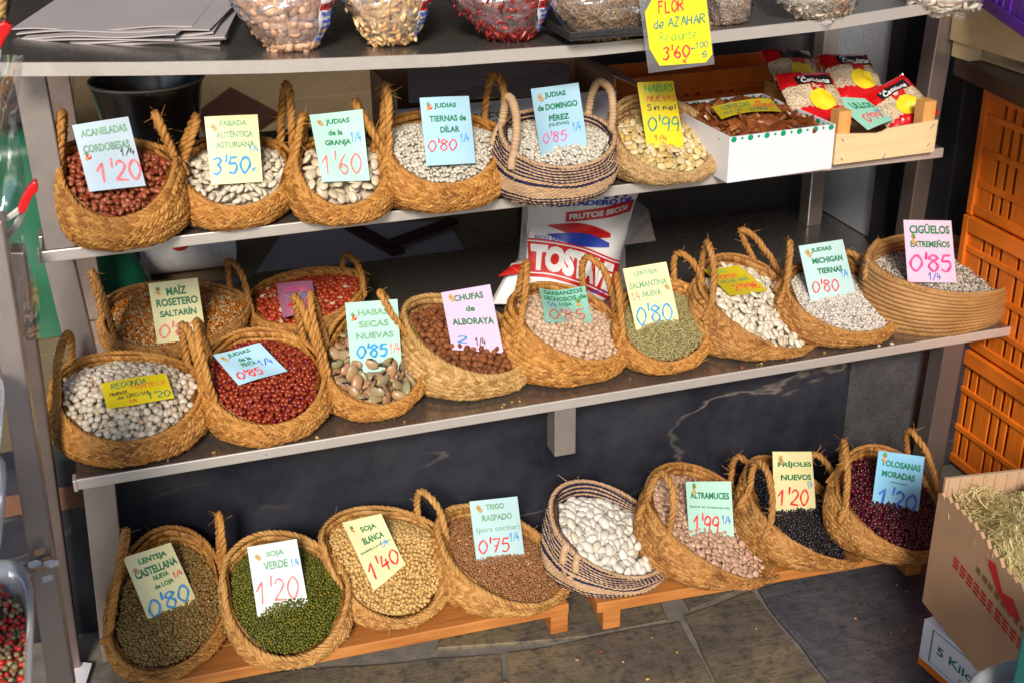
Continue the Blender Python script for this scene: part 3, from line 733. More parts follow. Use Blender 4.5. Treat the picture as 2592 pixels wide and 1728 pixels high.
slab(fl((1915, 1488), (2240, 1400), (2420, 1500), (2592, 1700), (2592, 1790), (2150, 1790)), 'slate_blue')
slab(fl((560, 1712), (1190, 1660), (1268, 1658), (1280, 1790), (560, 1790)))
slab(fl((1110, 1640), (1110, 1560), (1390, 1510), (1640, 1450), (1690, 1570), (1480, 1606)))
slab(fl((1700, 1440), (1905, 1400), (1890, 1485), (1745, 1545)))
slab(fl((290, 1690), (540, 1640), (535, 1790), (255, 1790)))
x = -1.6
while x < 3.2:                                       # the rest of the pavement toward the street
    w = .42+.2*RNG.random(); y = -.62
    while y > -3.2:
        h = .35+.25*RNG.random(); slab([(x+.008, y-h+.008), (x+w-.008, y-h+.008), (x+w-.008, y-.008), (x+.008, y-.008)], 'slate_blue' if RNG.random() < .4 else 'slate'); y -= h
    x += w
mw = mk('marble_plinth', *(lambda b: (b.V, b.F))(MB().box((-1.2, .10, ZF-.05), (1.66, .16, Z3-.019))), M['marble'], None, False)
tag(mw, 'black veined marble plinth below the bottom shelf', 'wall')
bk_ = MB().box((-.9, .097, .40), (-.005, .0998, .44)).put('brick_course', m_concrete('brick_red', (.12, .05, .03), (.22, .10, .06), 20)); tag(bk_, 'strip of exposed reddish brick at the left of the marble', 'brickwork')
sf = empty('shop_floor', (0, 1.4, .44), kind='structure')
MB().box((-2.5, .161, .40), (3.2, 4.6, .438)).put('subfloor', M['mortar'], sf)
for i in range(-5, 7):
    for j in range(10):
        MB().box((i*.45+.002, .163+j*.45+.002, .439), (i*.45+.448, .163+j*.45+.448, .4415)).put('tile', M['shopfloor'], sf)
for a, b, nm in (((-2.5, 4.6, .3), (3.2, 4.7, 2.6), 'back_wall'), ((-2.6, .36, .3), (-2.5, 4.7, 2.6), 'left_wall'), ((2.1, .36, .3), (2.2, 4.7, 2.6), 'right_wall')):
    tag(MB().box(a, b).put(nm, M['dim']), kind='structure')
tag(MB().box((-2.6, .31, 2.6), (3.2, 4.7, 2.7)).put('shop_ceiling', M['dim']), kind='structure')
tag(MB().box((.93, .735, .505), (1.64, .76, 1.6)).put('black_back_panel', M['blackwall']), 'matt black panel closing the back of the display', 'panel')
tag(MB().box((1.642, .47, .505), (1.662, .90, 1.6)).put('white_side_panel', M['white_wall']), 'chipped white side panel behind the right end of the shelves', 'panel')
tag(MB().box((1.625, .42, ZF), (1.685, .468, 1.7)).put('door_jamb', M['black_print']), 'narrow black upright beside the white panel', 'door frame')
pl_ = MB().box((1.687, .30, ZF), (1.93, .56, 1.9)).put('stone_pillar', M['pillar'], bev=.004); tag(pl_, 'dark mottled stone pillar behind the right steel post', 'pillar')
cw = MB().box((1.932, .22, ZF), (3.2, .40, 1.9)).put('concrete_wall', M['concrete']); tag(cw, 'blotchy blue grey concrete wall behind the orange crates', 'wall')
lp_ = MB().box((1.36, .088, ZF), (1.60, .0995, Z3-.03)).put('stone_slip', M['pillar']); tag(lp_, 'lighter scuffed stone slip at the right end of the marble', 'stone panel')

# ------------------------------------------------------------------ steel shelf unit
unit_ = empty('steel_shelf_unit', (.75, .05, ZF), 'three tier stainless steel display rack holding the baskets', 'shelf rack')
def shelf_part(zs, y0, y1, th=.017, lip=.004):
    xs = [p[0] for p in zs]; zz = [p[1] for p in zs]; mb = MB(); md = MB()
    for i in range(len(xs)-1):
        x0, x1, z0, z1 = xs[i], xs[i+1], zz[i], zz[i+1]
        md.hexa([(x0, y0+.0045, z0-.006), (x1, y0+.0045, z1-.006), (x1, y1, z1-.006), (x0, y1, z0-.006)], [(x0, y0+.0045, z0), (x1, y0+.0045, z1), (x1, y1, z1), (x0, y1, z0)])
        mb.hexa([(x0, y0, z0-th), (x1, y0, z1-th), (x1, y0+.004, z1-th), (x0, y0+.004, z0-th)], [(x0, y0, z0+.0006), (x1, y0, z1+.0006), (x1, y0+.004, z1+.0006), (x0, y0+.004, z0+.0006)])
        mb.hexa([(x0, y0+.004, z0-th), (x1, y0+.004, z1-th), (x1, y0+.022, z1-th), (x0, y0+.022, z0-th)], [(x0, y0+.004, z0-th+.003), (x1, y0+.004, z1-th+.003), (x1, y0+.022, z1-th+.003), (x0, y0+.022, z0-th+.003)])
    md.put('shelf_top', M['shelf_top'], unit_); mb.put('shelf_edge', M['shelf_edge'], unit_, bev=.0016 if len(xs) == 2 else None)
shelf_part([(-.005, Z3), (1.64, Z3)], 0, .725)
shelf_part([(-.002, Z2), (1.50, Z2)], Y2, .62)
shelf_part([(-.006, 1.1175), (.17, 1.104), (.34, 1.093), (.57, 1.083), (.80, 1.080), (1.0, 1.084), (1.19, 1.089), (1.42, 1.105)], 0.0, .52)
for x in (-.004, ):                                  # folded tabs at the left ends
    MB().box((x-.006, -.002, Z3-.019), (x, .02, Z3+.001)).put('end_tab', M['shelf_edge'], unit_, bev=.002)
    MB().box((x-.004, Y2-.002, Z2-.019), (x, Y2+.02, Z2+.001)).put('end_tab', M['shelf_edge'], unit_, bev=.002)
    MB().box((x-.008, -.002, 1.098), (x-.001, .02, 1.119)).put('end_tab', M['shelf_edge'], unit_, bev=.003)
def post(x0, x1, y0, y1, z0, z1, mat='post', dx=0, name='post'):
    MB().hexa([(x0+dx, y0, z0), (x1+dx, y0, z0), (x1+dx, y1, z0), (x0+dx, y1, z0)], [(x0, y0, z1), (x1, y0, z1), (x1, y1, z1), (x0, y1, z1)]).put(name, M[mat], unit_, bev=.002)
post(.002, .043, .093, .133, Z2, 1.094, dx=.002)
def ppost(tl, bl, y, w, z0, z1, mat='post'):
    a, b = atY(*tl, y), atY(*bl, y); k = (a[0]-b[0])/(a[2]-b[2]); x0, x1 = b[0]+k*(z0-b[2]), b[0]+k*(z1-b[2])
    MB().hexa([(x0, y, z0), (x0+w, y, z0), (x0+w, y+.04, z0), (x0, y+.04, z0)], [(x1, y, z1), (x1+w, y, z1), (x1+w, y+.04, z1), (x1, y+.04, z1)]).put('post', M[mat], unit_, bev=.002)
ppost((113, 670), (161, 862), .21, .043, Z3, Z2-.0172)
post(.002, .048, .004, .044, ZF, Z3-.0172, dx=-.018)
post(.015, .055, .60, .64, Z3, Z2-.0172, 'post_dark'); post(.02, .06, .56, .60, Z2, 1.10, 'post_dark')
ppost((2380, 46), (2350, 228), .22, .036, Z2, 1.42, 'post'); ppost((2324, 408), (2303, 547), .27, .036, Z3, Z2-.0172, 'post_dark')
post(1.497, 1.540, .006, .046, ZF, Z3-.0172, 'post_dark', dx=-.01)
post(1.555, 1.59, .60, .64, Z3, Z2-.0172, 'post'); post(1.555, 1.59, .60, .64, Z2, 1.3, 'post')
ps = atY(1431, 1152, .006)
post(ps[0]-.019, ps[0]+.019, .006, .046, ps[2], Z3-.0172, name='stub_leg')

# ------------------------------------------------------------------ low wooden stools on the paving
def stool(A, B, depth, label, legs=(0, 1)):
    A, B = np.array(A), np.array(B); ex = unit(B-A); L = np.linalg.norm(B-A); ey = unit(np.cross([0, 0, 1], ex)); ez = np.array([0, 0, 1.])
    root = empty('low_stool', (A+B)/2, label, 'low stool', 'low pine stools under the front baskets')
    o = np.array([A[0], A[1], 0])
    w = depth/2-.002
    for k in range(2):
        MB().frame(o, ex, ey, ez, (0, k*(depth/2), ZS-.020), (L, k*(depth/2)+w, ZS)).put('plank', M['stool'], root, bev=.002)
    for s in legs:
        a = .012+s*(L-.012-.030)
        MB().frame(o, ex, ey, ez, (a, .004, ZF), (a+.030, depth-.01, ZS-.0205)).put('leg', M['stool'], root, bev=.002)
stool(atZ(392, 1732, ZS), atZ(1441, 1527, ZS), .19, 'low varnished pine stool under the four left front baskets')
stool(atZ(1512, 1527, ZS), atZ(2345, 1384, ZS), .22, 'low varnished pine stool under the striped basket and the right front baskets')
# ================================================================== BASKETS, GOODS AND CARDS
def tm(n, *a, **k): return [seed_mesh(*a, seed=i, **k) for i in range(n)]
SD = dict(
 acan=(tm(3, .0135, .0082, .0072, bend=.22), [(0, (.22, .045, .016)), (.45, (.34, .085, .035)), (.8, (.42, .13, .065)), (1, (.28, .035, .008))], .0098),
 faba=(tm(3, .0195, .0098, .0072, bend=.18), [(0, (.62, .54, .41)), (.5, (.71, .64, .51)), (1, (.56, .48, .37))], .0133),
 gran=(tm(3, .0235, .0155, .0068, bend=.12), [(0, (.62, .52, .37)), (.6, (.71, .62, .48)), (1, (.56, .46, .33))], .0175),
 dila=(tm(3, .0098, .0058, .0050, bend=.12, nu=7, nv=4), [(0, (.56, .52, .44)), (.6, (.68, .64, .56)), (1, (.46, .42, .35))], .0068),
 hnue=(tm(4, .0175, .0125, .0050, wr=.25, bend=.1), [(0, (.58, .38, .12)), (.4, (.64, .48, .20)), (.7, (.72, .62, .40)), (1, (.40, .27, .08))], .0125),
 maiz=(tm(3, .0066, .0056, .0042, nu=6, nv=4, wr=.2), [(0, (.60, .20, .015)), (.62, (.50, .14, .008)), (.66, (.66, .50, .28)), (1, (.58, .42, .22))], .0056),
 mani=(tm(3, .0150, .0088, .0084), [(0, (.36, .035, .012)), (.6, (.50, .075, .025)), (.93, (.30, .02, .01)), (1, (.72, .60, .42))], .0104),
 redo=(tm(3, .0132, .0108, .0094, bend=.06), [(0, (.60, .52, .41)), (.6, (.70, .63, .53)), (.96, (.50, .38, .26)), (1, (.45, .20, .10))], .0112),
 pint=(tm(3, .0112, .0074, .0062, bend=.12, nu=7, nv=4), [(0, (.26, .030, .010)), (.5, (.34, .055, .020)), (.85, (.22, .018, .010)), (1, (.14, .008, .025))], .0080),
 haba=(tm(4, .0275, .0190, .0085, bend=.08, nu=12, nv=7, line=1), [(0, (.42, .20, .10)), (.35, (.38, .24, .12)), (.6, (.30, .27, .15)), (1, (.46, .24, .13))], .0190),
 chuf=(tm(4, .0135, .0115, .0108, wr=.30, nu=8, nv=5), [(0, (.22, .065, .016)), (.5, (.32, .105, .03)), (1, (.16, .05, .016))], .0120),
 garb=(tm(4, .0108, .0100, .0098, wr=.09, beak=.16), [(0, (.56, .38, .25)), (.6, (.64, .47, .34)), (1, (.48, .31, .20))], .0096),
 salm=(tm(2, .0052, .0050, .0026, nu=6, nv=4), [(0, (.30, .24, .09)), (.5, (.38, .33, .15)), (1, (.20, .17, .06))], .0045),
 bomb=(tm(3, .0225, .0115, .0085, bend=.14), [(0, (.66, .58, .46)), (.6, (.74, .68, .57)), (1, (.50, .42, .30))], .0145),
 mich=(tm(3, .0078, .0058, .0054, nu=7, nv=4), [(0, (.56, .51, .46)), (.6, (.68, .63, .58)), (1, (.38, .33, .30))], .0064),
 cigu=(tm(3, .0092, .0064, .0056, nu=8, nv=4, eye=1), [(0, (.50, .44, .38)), (.6, (.60, .55, .50)), (1, (.42, .37, .32))], .0074),
 cast=(tm(2, .0062, .0060, .0030, nu=6, nv=4), [(0, (.24, .12, .03)), (.5, (.32, .19, .055)), (.8, (.22, .17, .045)), (1, (.44, .28, .10))], .0052),
 verd=(tm(2, .0050, .0042, .0040, nu=6, nv=4), [(0, (.05, .06, .004)), (.5, (.105, .11, .007)), (.9, (.17, .15, .012)), (1, (.04, .04, .006))], .0044),
 blan=(tm(2, .0074, .0068, .0066, nu=7, nv=5), [(0, (.54, .33, .11)), (.6, (.66, .44, .17)), (1, (.46, .26, .08))], .0066),
 trig=(tm(2, .0062, .0034, .0032, nu=6, nv=4), [(0, (.28, .11, .035)), (.5, (.40, .19, .075)), (.9, (.24, .09, .03)), (1, (.56, .38, .22))], .0044),
 str2=(tm(4, .0265, .0160, .0105, bend=.10, wr=.04), [(0, (.66, .63, .56)), (.6, (.76, .73, .67)), (1, (.60, .54, .43))], .0172),
 altr=(tm(3, .0128, .0118, .0058, flat=.5, boxy=.9), [(0, (.50, .30, .20)), (.5, (.58, .38, .27)), (1, (.42, .24, .16))], .0112),
 frij=(tm(2, .0084, .0058, .0050, nu=7, nv=4), [(0, (.006, .006, .008)), (.7, (.012, .012, .018)), (1, (.02, .018, .022))], .0066),
 tolo=(tm(3, .0118, .0070, .0064, bend=.12, nu=7, nv=4), [(0, (.035, .003, .008)), (.6, (.085, .006, .014)), (1, (.02, .002, .006))], .0080),
)
SR = dict(acan=.3, mani=.35, pint=.25, verd=.3, frij=.25, tolo=.25, chuf=.75, garb=.6, haba=.32, hnue=.5, trig=.5, cast=.5, salm=.5)
def goods(bk, kind, name, label, single=None, **kw):
    t, stops, s = SD[kind]
    mark = (.012, .010, .012) if kind in ('haba', 'cigu') else None
    mat = m_seed('goods_'+kind, stops, SR.get(kind, .38), mark, bmp=.6 if kind in ('chuf', 'garb') else .1, nz=.5 if kind in ('chuf',) else 0)
    return fill(bk, name, t, mat, s, label, single=single, **kw)
def stand(bk, TL, TR, BR, BL, color, label, lean=.03, up=.0, **kw):
    a, b = bk.hit(BL, up), bk.hit(BR, up); return card(TL, TR, BR, BL, 0, 0, color, label, P=(a, b, atY(*TL, a[1]+lean)), **kw)
def lie(bk, TL, TR, BR, BL, color, label, up=.012, upt=None, **kw):
    return card(TL, TR, BR, BL, 0, 0, color, label, P=(bk.hit(BL, up-.006), bk.hit(BR, up-.006), bk.hit(TL, (up if upt is None else upt)-.006)), sink=0.0, **kw)
G1 = 'baskets on the middle shelf'; G2 = 'baskets on the bottom shelf'; G3 = 'baskets on the low stools'
ST = 'straw'
# ---- middle shelf
b = Basket((152, 392), (445, 402), (286, 557), (290, 352), (320, 641), Z2, .14, bulge=.014, basek=.98)
make_basket('esparto_basket', b, 'golden braided basket of reddish brown beans, beside the left post on the middle shelf', G1, M[ST],
            [((158, 290), (150, 370), (162, 410)), ((391, 287), (425, 400), (446, 390))], hR=.0066)
goods(b, 'acan', 'cinnamon_bean_heap', 'heap of reddish brown cinnamon beans behind the ACANELADAS card')
stand(b, (182, 318), (324, 296), (365, 455), (222, 471), 'ice', 'pale blue card reading ACANELADAS CORDOBESAS with pink 1\'20', ink='pale_green_ink',
      lines=[('ACANELADAS', (.10, .78, .92, .90)), ('CORDOBESAS', (.08, .52, .90, .65))], price=("1'20", (.20, .0, 1.0, .40), 'pink_ink', 1.3), frac=('1/4', (.70, .40, .95, .52), 'black_ink'), em=(.14, .46, 'radish'))
b = Basket((451, 410), (739, 395), (605, 527), (590, 345), (588, 590), Z2, .16, bulge=.010, basek=.92)
make_basket('esparto_basket', b, 'golden basket of long white beans with one handle standing very tall', G1, M[ST],
            [((500, 300), (455, 400), (468, 430)), ((727, 216), (738, 415), (722, 345))], hR=.0066)
goods(b, 'faba', 'white_bean_heap', 'lower layer of long white beans behind the FABADA card', ('long_white_bean', 'long slim white bean in the heap around the FABADA card', 'long white beans of the FABADA basket'))
stand(b, (517, 296), (652, 290), (664, 445), (533, 453), 'cream', 'cream card reading FABADA AUTÉNTICA ASTURIANA with blue 3\'50',
      lines=[('FABADA', (.27, .83, .78, .92)), ('AUTÉNTICA', (.18, .64, .88, .77)), ('ASTURIANA', (.16, .48, .90, .58))], price=("3'50", (.05, .04, .80, .38), 'blue_ink', 1.5), frac=('1/4', (.78, .38, .96, .50), 'blue_ink'), em=(.14, .82, 'tan'),
      extra=[('€', (.80, .07, .92, .15), 'blue_ink', 1.5)], ink='pale_green_ink')
b = Basket((747, 385), (986, 394), (868, 526), (870, 345), (878, 576), Z2, .13, bulge=.012, basek=1.0)
make_basket('esparto_basket', b, 'golden basket of flat white beans, third from the left on the middle shelf', G1, M[ST],
            [((766, 296), (750, 392), (782, 390)), ((899, 262), (984, 412), (965, 370))], hR=.0062)
goods(b, 'gran', 'flat_white_bean_heap', 'lower layer of broad flat white beans behind the JUDIAS DE LA GRANJA card', ('flat_white_bean', 'broad flat white bean in the heap around the JUDIAS de la GRANJA card', 'flat white beans of the GRANJA basket'))
stand(b, (782, 292), (915, 278), (935, 441), (813, 446), 'mint', 'mint card reading JUDIAS DE LA GRANJA with pink 1\'60',
      lines=[('JUDIAS', (.28, .80, .74, .90)), ('de la', (.30, .64, .58, .73)), ('GRANJA', (.20, .46, .72, .57))], price=("1'60", (.05, .0, .88, .40), 'pink_ink', 1.0), frac=('1/4', (.72, .50, .92, .68), 'blue_ink'), em=(.16, .86, 'tan'))
b = Basket((968, 330), (1273, 338), (1125, 470), (1110, 285), (1141, 545), Z2, .17, bulge=.014, basek=.96)
make_basket('esparto_basket', b, 'large golden basket of small white beans with pointed handles both sides', G1, M[ST],
            [((981, 220), (968, 330), (1012, 375)), ((1258, 197), (1270, 345), (1228, 300))], hR=.0062)
goods(b, 'dila', 'small_white_bean_heap', 'heap of small white beans behind the DÍLAR card')
stand(b, (1063, 248), (1188, 243), (1202, 398), (1078, 405), 'blue', 'sky blue card reading JUDIAS TIERNAS DE DÍLAR with red 0\'80',
      lines=[('JUDIAS', (.25, .80, .70, .90)), ('TIERNAS de', (.14, .60, .88, .70)), ('DÍLAR', (.33, .42, .72, .54))], price=("0'80", (.06, .12, .64, .34), 'red_ink', 1.1), frac=('1/4', (.72, .24, .90, .40), 'blue_ink'), em=(.17, .84, 'radish'))
b = Basket((1268, 322), (1557, 345), (1413, 426), (1420, 280), (1415, 530), Z2, .17, bulge=.008, basek=.93, rnd=.3)
make_basket('striped_basket', b, 'natural and navy striped rush basket of small white beans on the middle shelf', G1, M['rush'],
            [((1299, 258), (1268, 312), (1313, 372)), ((1529, 213), (1488, 298), (1547, 326))], style='striped', rows=30)
goods(b, 'dila', 'small_white_bean_heap', 'heap of small white beans in the striped basket behind the DOMINGO PÉREZ card')
stand(b, (1346, 225), (1467, 209), (1484, 359), (1368, 380), 'blue', 'sky blue card reading JUDIAS DE DOMINGO PÉREZ with 0\'85, in the striped basket',
      lines=[('JUDIAS', (.27, .80, .72, .91)), ('de DOMINGO', (.08, .62, .92, .72)), ('PÉREZ', (.30, .43, .72, .55)), ('(NUEVAS)', (.28, .33, .70, .40), 'green_ink', .02)], price=("0'85", (.10, .08, .64, .28), 'magenta_ink', 1.0), frac=('1/4', (.76, .20, .92, .36), 'blue_ink'), em=(.16, .84, 'tan'))
b = Basket((1549, 322), (1808, 345), (1702, 443), (1653, 245), (1704, 472), Z2, .165, bulge=.012, basek=.90)
make_basket('esparto_basket', b, 'paler sun bleached basket of split yellow broad beans, beside the white box', G1, M['straw_grey'], [], rimR=.0052)
goods(b, 'hnue', 'peeled_broad_bean_heap', 'lower layer of peeled yellow broad beans behind the HABAS NUEVAS card', ('peeled_broad_bean', 'peeled flat yellow broad bean in the heap around the HABAS NUEVAS card', 'peeled broad beans of the HABAS NUEVAS basket'), db=.03)
stand(b, (1614, 209), (1706, 205), (1730, 362), (1636, 359), 'yellow', 'bright yellow handwritten card HABAS NUEVAS sin piel with 0\'99',
      extra=[('HABAS', (.14, .82, .96, .96), 'lime_ink', 1.5), ('NUEVAS', (.18, .67, .96, .77), 'red_ink', 1.2), ('Sin piel', (.14, .52, .94, .63), 'black_ink', 1.3), ("1/4", (.22, .02, .55, .12), 'red_ink', 1.3)],
      price=("0'99", (.10, .17, .96, .46), 'teal_ink', 1.1), sleeve=True)
# ---- bottom shelf, back
b = Basket((262, 800), (634, 760), (432, 878), (400, 715), (425, 915), Z3, .19, bulge=.01)
make_basket('esparto_basket', b, 'wide brown basket of popping corn standing behind the front row at left', G2, M['straw_brown'],
            [((236, 692), (262, 800), (300, 845)), ((590, 666), (590, 700), (634, 770))], hR=.0062)
goods(b, 'maiz', 'corn_heap', 'heap of orange and cream popping corn behind the MAÍZ card')
stand(b, (375, 718), (500, 703), (520, 842), (396, 856), 'cream', 'cream card reading MAÍZ ROSETERO SALTARÍN with a pink 0\'80', 
      lines=[('MAÍZ', (.33, .74, .74, .92)), ('ROSETERO', (.10, .55, .94, .69)), ('SALTARÍN', (.14, .36, .88, .50))], price=("0'80", (.06, -.03, .88, .28), 'pink_ink', 1.2), em=(.17, .84, 'plant'))
b = Basket((634, 758), (926, 706), (771, 820), (765, 684), (765, 850), Z3, .18, bulge=.008)
make_basket('esparto_basket', b, 'shallow golden basket of raw red peanuts at the back of the bottom shelf', G2, M[ST],
            [((893, 652), (867, 690), (918, 735))], hR=.006)
goods(b, 'mani', 'peanut_heap', 'heap of raw red skinned peanuts around the plum coloured card', db=.014)
lie(b, (699, 720), (790, 714), (808, 795), (716, 805), 'plum', 'plum coloured handwritten card MANÍ CRUDO in a plastic sleeve', up=.012, upt=.03, sleeve=True,
    extra=[('MANÍ', (.18, .70, .84, .90), 'magenta_ink', 1.2), ('CRUDO', (.18, .50, .84, .64), 'blue_ink', 1.2), ("'75", (.60, .25, .95, .42), 'magenta_ink', 1.2)], price=("1", (.18, .10, .48, .42), 'red_ink', 2.0))
# ---- bottom shelf, front
b = Basket((139, 985), (512, 955), (335, 1120), (290, 893), (343, 1184), Z3, .19, bulge=.014, basek=.93)
make_basket('esparto_basket', b, 'big round golden basket of round cream beans at the left corner of the bottom shelf', G2, M[ST],
            [((163, 858), (150, 1020), (188, 930)), ((470, 828), (480, 915), (512, 975))], hR=.0066)
goods(b, 'redo', 'round_white_bean_heap', 'heap of round cream beans around the yellow REDONDA card', dome=.018)
lie(b, (255, 968), (420, 940), (441, 1007), (271, 1033), 'yellow', 'yellow handwritten card REDONDA MANTECA nueva de ÓRGIVA in a clear sleeve', up=.016, upt=.022, sleeve=True,
    extra=[('REDONDA', (.13, .66, .66, .90), 'teal_ink', 1.1), ('MANTECA', (.42, .52, .93, .70), 'orange_ink', 1.1), ('nueva', (.08, .42, .34, .56), 'black_ink', 1.3), ('de ÓRGIVA', (.18, .26, .66, .44), 'black_ink', 1.2), ('1/4', (.34, .06, .45, .20), 'red_ink', 1.5)],
    price=("1'20", (.62, .06, .97, .36), 'teal_ink', 1.2))
b = Basket((517, 945), (820, 935), (683, 1080), (655, 832), (692, 1133), Z3, .17, bulge=.012, basek=.9)
make_basket('esparto_basket', b, 'golden basket of small red beans with the tilted blue card', G2, M[ST],
            [((497, 838), (507, 880), (560, 1000)), ((757, 765), (752, 890), (812, 950))], hR=.0064)
goods(b, 'pint', 'red_bean_heap', 'heap of small glossy red beans around the JUDIAS DE LA PINTA card', dome=.016, db=.014)
lie(b, (538, 900), (656, 871), (728, 937), (604, 975), 'blue', 'sky blue card JUDIAS DE LA PINTA lying askew on the red beans', up=.019, upt=.026,
    lines=[('JUDIAS', (.24, .80, .72, .93)), ('de la', (.36, .62, .62, .74)), ('PINTA', (.34, .45, .64, .58))], price=("0'85", (.08, .10, .60, .38), 'red_ink', 1.6), frac=('1/4', (.66, .34, .92, .55), 'navy_ink'), em=(.12, .82, 'tan'))
b = Basket((822, 915), (1068, 917), (958, 1030), (935, 775), (944, 1070), Z3, .15, bulge=.010, basek=.88)
make_basket('esparto_basket', b, 'golden basket of big dried broad beans with a rope handle crossing its card', G2, M[ST],
            [((785, 757), (790, 860), (835, 950)), ((962, 745), (1038, 845), (1062, 890))], hR=.0060)
goods(b, 'haba', 'broad_bean_heap', 'lower layer of dried broad beans behind the HABAS SECAS card', ('broad_bean', 'big tan or greenish dried broad bean in front of the HABAS SECAS card', 'dried broad beans of the HABAS SECAS basket'), dome=.014, tilt=.95)
stand(b, (873, 767), (1005, 757), (1017, 919), (888, 929), 'mint', 'mint card reading HABAS SECAS NUEVAS with 0\'85 in blue',
      lines=[('HABAS', (.22, .78, .80, .88)), ('SECAS', (.22, .60, .80, .70)), ('NUEVAS', (.15, .42, .88, .52))], price=("0'85", (.12, .12, .74, .36), 'blue_ink', 1.7), frac=('1/4', (.78, .16, .98, .34), 'pink_ink'), em=(.15, .76, 'radish'), ink='pale_green_ink')
b = Basket((1029, 815), (1328, 858), (1219, 952), (1135, 752), (1222, 1015), Z3, .175, bulge=.014, basek=.92)
make_basket('esparto_basket', b, 'pale straw basket of wrinkled brown tiger nuts without handles', G2, M['straw_pale'], [], rimR=.0055, rows=9)
goods(b, 'chuf', 'tiger_nut_heap', 'lower layer of wrinkled brown tiger nuts behind the CHUFAS card', ('tiger_nut', 'wrinkled brown tiger nut in the heap around the pink CHUFAS card', 'tiger nuts of the CHUFAS basket'), dome=.012)
stand(b, (1117, 741), (1240, 720), (1272, 878), (1142, 872), 'pink', 'lilac pink card reading CHUFAS DE ALBORAYA',
      lines=[('CHUFAS', (.22, .80, .82, .91)), ('de', (.42, .60, .60, .70)), ('ALBORAYA', (.10, .37, .93, .49))], frac=('1/4', (.48, .0, .68, .15), 'black_ink'), em=(.16, .88, 'tan'), extra=[('2', (.12, .03, .34, .18), 'blue_ink', 1.5)])
b = Basket((1294, 775), (1572, 838), (1470, 912), (1428, 724), (1454, 984), Z3, .17, bulge=.014, basek=.92)
make_basket('esparto_basket', b, 'golden basket of round chickpeas with two upright rope handles', G2, M[ST],
            [((1331, 678), (1313, 740), (1352, 790)), ((1504, 660), (1490, 715), (1545, 815))], hR=.0062)
goods(b, 'garb', 'chickpea_heap', 'heap of pale round chickpeas below the GARBANZOS card')
lie(b, (1361, 733), (1476, 731), (1502, 813), (1381, 817), 'teal', 'teal card GARBANZOS LECHOSOS DE LOJA leaning back on the chickpeas', up=.012, upt=.020,
    lines=[('GARBANZOS', (.10, .85, .93, .96)), ('LECHOSOS de', (.08, .68, .98, .80)), ('LOJA', (.42, .52, .70, .64))], price=("0'85", (.10, .08, .90, .46), 'red_ink', .9), frac=('1/4', (.12, .48, .34, .62), 'navy_ink'), em=(.82, .58, 'plant'))
b = Basket((1567, 812), (1799, 797), (1697, 920), (1668, 706), (1690, 950), Z3, .15, bulge=.010, basek=.86)
make_basket('esparto_basket', b, 'golden basket of tiny greenish lentils with a loop handle at each side', G2, M[ST],
            [((1562, 706), (1556, 760), (1585, 845)), ((1735, 650), (1702, 725), (1778, 765))], hR=.006)
goods(b, 'salm', 'green_lentil_heap', 'heap of tiny greenish lentils below the LENTEJA SALMANTINA card')
stand(b, (1577, 681), (1687, 663), (1718, 808), (1608, 825), 'cream', 'cream card reading LENTEJA SALMANTINA NUEVA with light blue 0\'80',
      lines=[('LENTEJA', (.22, .82, .76, .92)), ('SALMANTINA', (.06, .63, .92, .74)), ('NUEVA', (.32, .46, .74, .57))], price=("0'80", (.06, -.02, .90, .36), 'blue_ink', 1.1), frac=('1/4', (.06, .42, .24, .58), 'pink_ink'), em=(.88, .58, 'tan'), ink='pale_green_ink')
b = Basket((1773, 728), (2050, 806), (1975, 880), (1888, 652), (1915, 919), Z3, .195, bulge=.012, basek=.85)
make_basket('esparto_basket', b, 'brown basket of large white beans under the mustard yellow card', G2, M['straw_brown'],
            [((1795, 628), (1768, 690), (1824, 752)), ((1893, 588), (1899, 680), (1985, 720))], hR=.0062)
goods(b, 'bomb', 'large_white_bean_heap', 'lower layer of large white beans below the mustard yellow card', ('large_white_bean', 'plump white bean in the basket under the mustard yellow card', 'plump white beans of the mustard card basket'), dome=.014)
lie(b, (1780, 682), (1869, 671), (1944, 735), (1848, 748), 'olive', 'mustard yellow handwritten card lying on large white beans with 2\'99', up=.016, upt=.02,
    extra=[('JUDIA', (.10, .80, .55, .94), 'lime_ink', 1.2), ('BOMBA', (.16, .60, .70, .76), 'red_ink', 1.2), ('VALENCIANA', (.10, .44, .86, .58), 'teal_ink', 1.0)], price=("2'99€", (.28, .12, .94, .40), 'red_ink', 1.4))
b = Basket((1988, 722), (2270, 758), (2160, 843), (2115, 662), (2145, 884), Z3, .185, bulge=.012, basek=.86)
make_basket('esparto_basket', b, 'brown basket of small round white beans beside the coiled basket', G2, M['straw_brown'],
            [((1999, 617), (1966, 690), (2016, 722)), ((2160, 642), (2168, 665), (2235, 715))], hR=.0062)
goods(b, 'mich', 'small_round_bean_heap', 'heap of small round white beans below the MICHIGAN card')
stand(b, (2022, 623), (2133, 606), (2165, 741), (2050, 753), 'paleblue', 'pale blue card reading JUDIAS MICHIGAN TIERNAS with red 0\'80',
      lines=[('JUDIAS', (.22, .82, .68, .92)), ('MICHIGAN', (.20, .62, .88, .73)), ('TIERNAS', (.26, .42, .82, .53))], price=("0'80", (.08, .06, .66, .34), 'red_ink', 1.1), frac=('1/4', (.76, .30, .92, .46), 'blue_ink'), em=(.14, .84, 'tan'))
b = Basket((2193, 650), (2561, 684), (2422, 744), (2385, 596), (2430, 850), Z3, .25, bulge=.006, basek=.84, rnd=.3)
make_basket('coiled_basket', b, 'wide round coiled basket of black eyed beans at the right end of the bottom shelf', G2, M['coil'],
            [((2205, 632), (2194, 665), (2230, 620)), ((2545, 612), (2530, 640), (2562, 690))], style='coil', rows=12)
goods(b, 'cigu', 'black_eyed_bean_heap', 'heap of black eyed beans in the coiled basket', df=.018, db=.030)
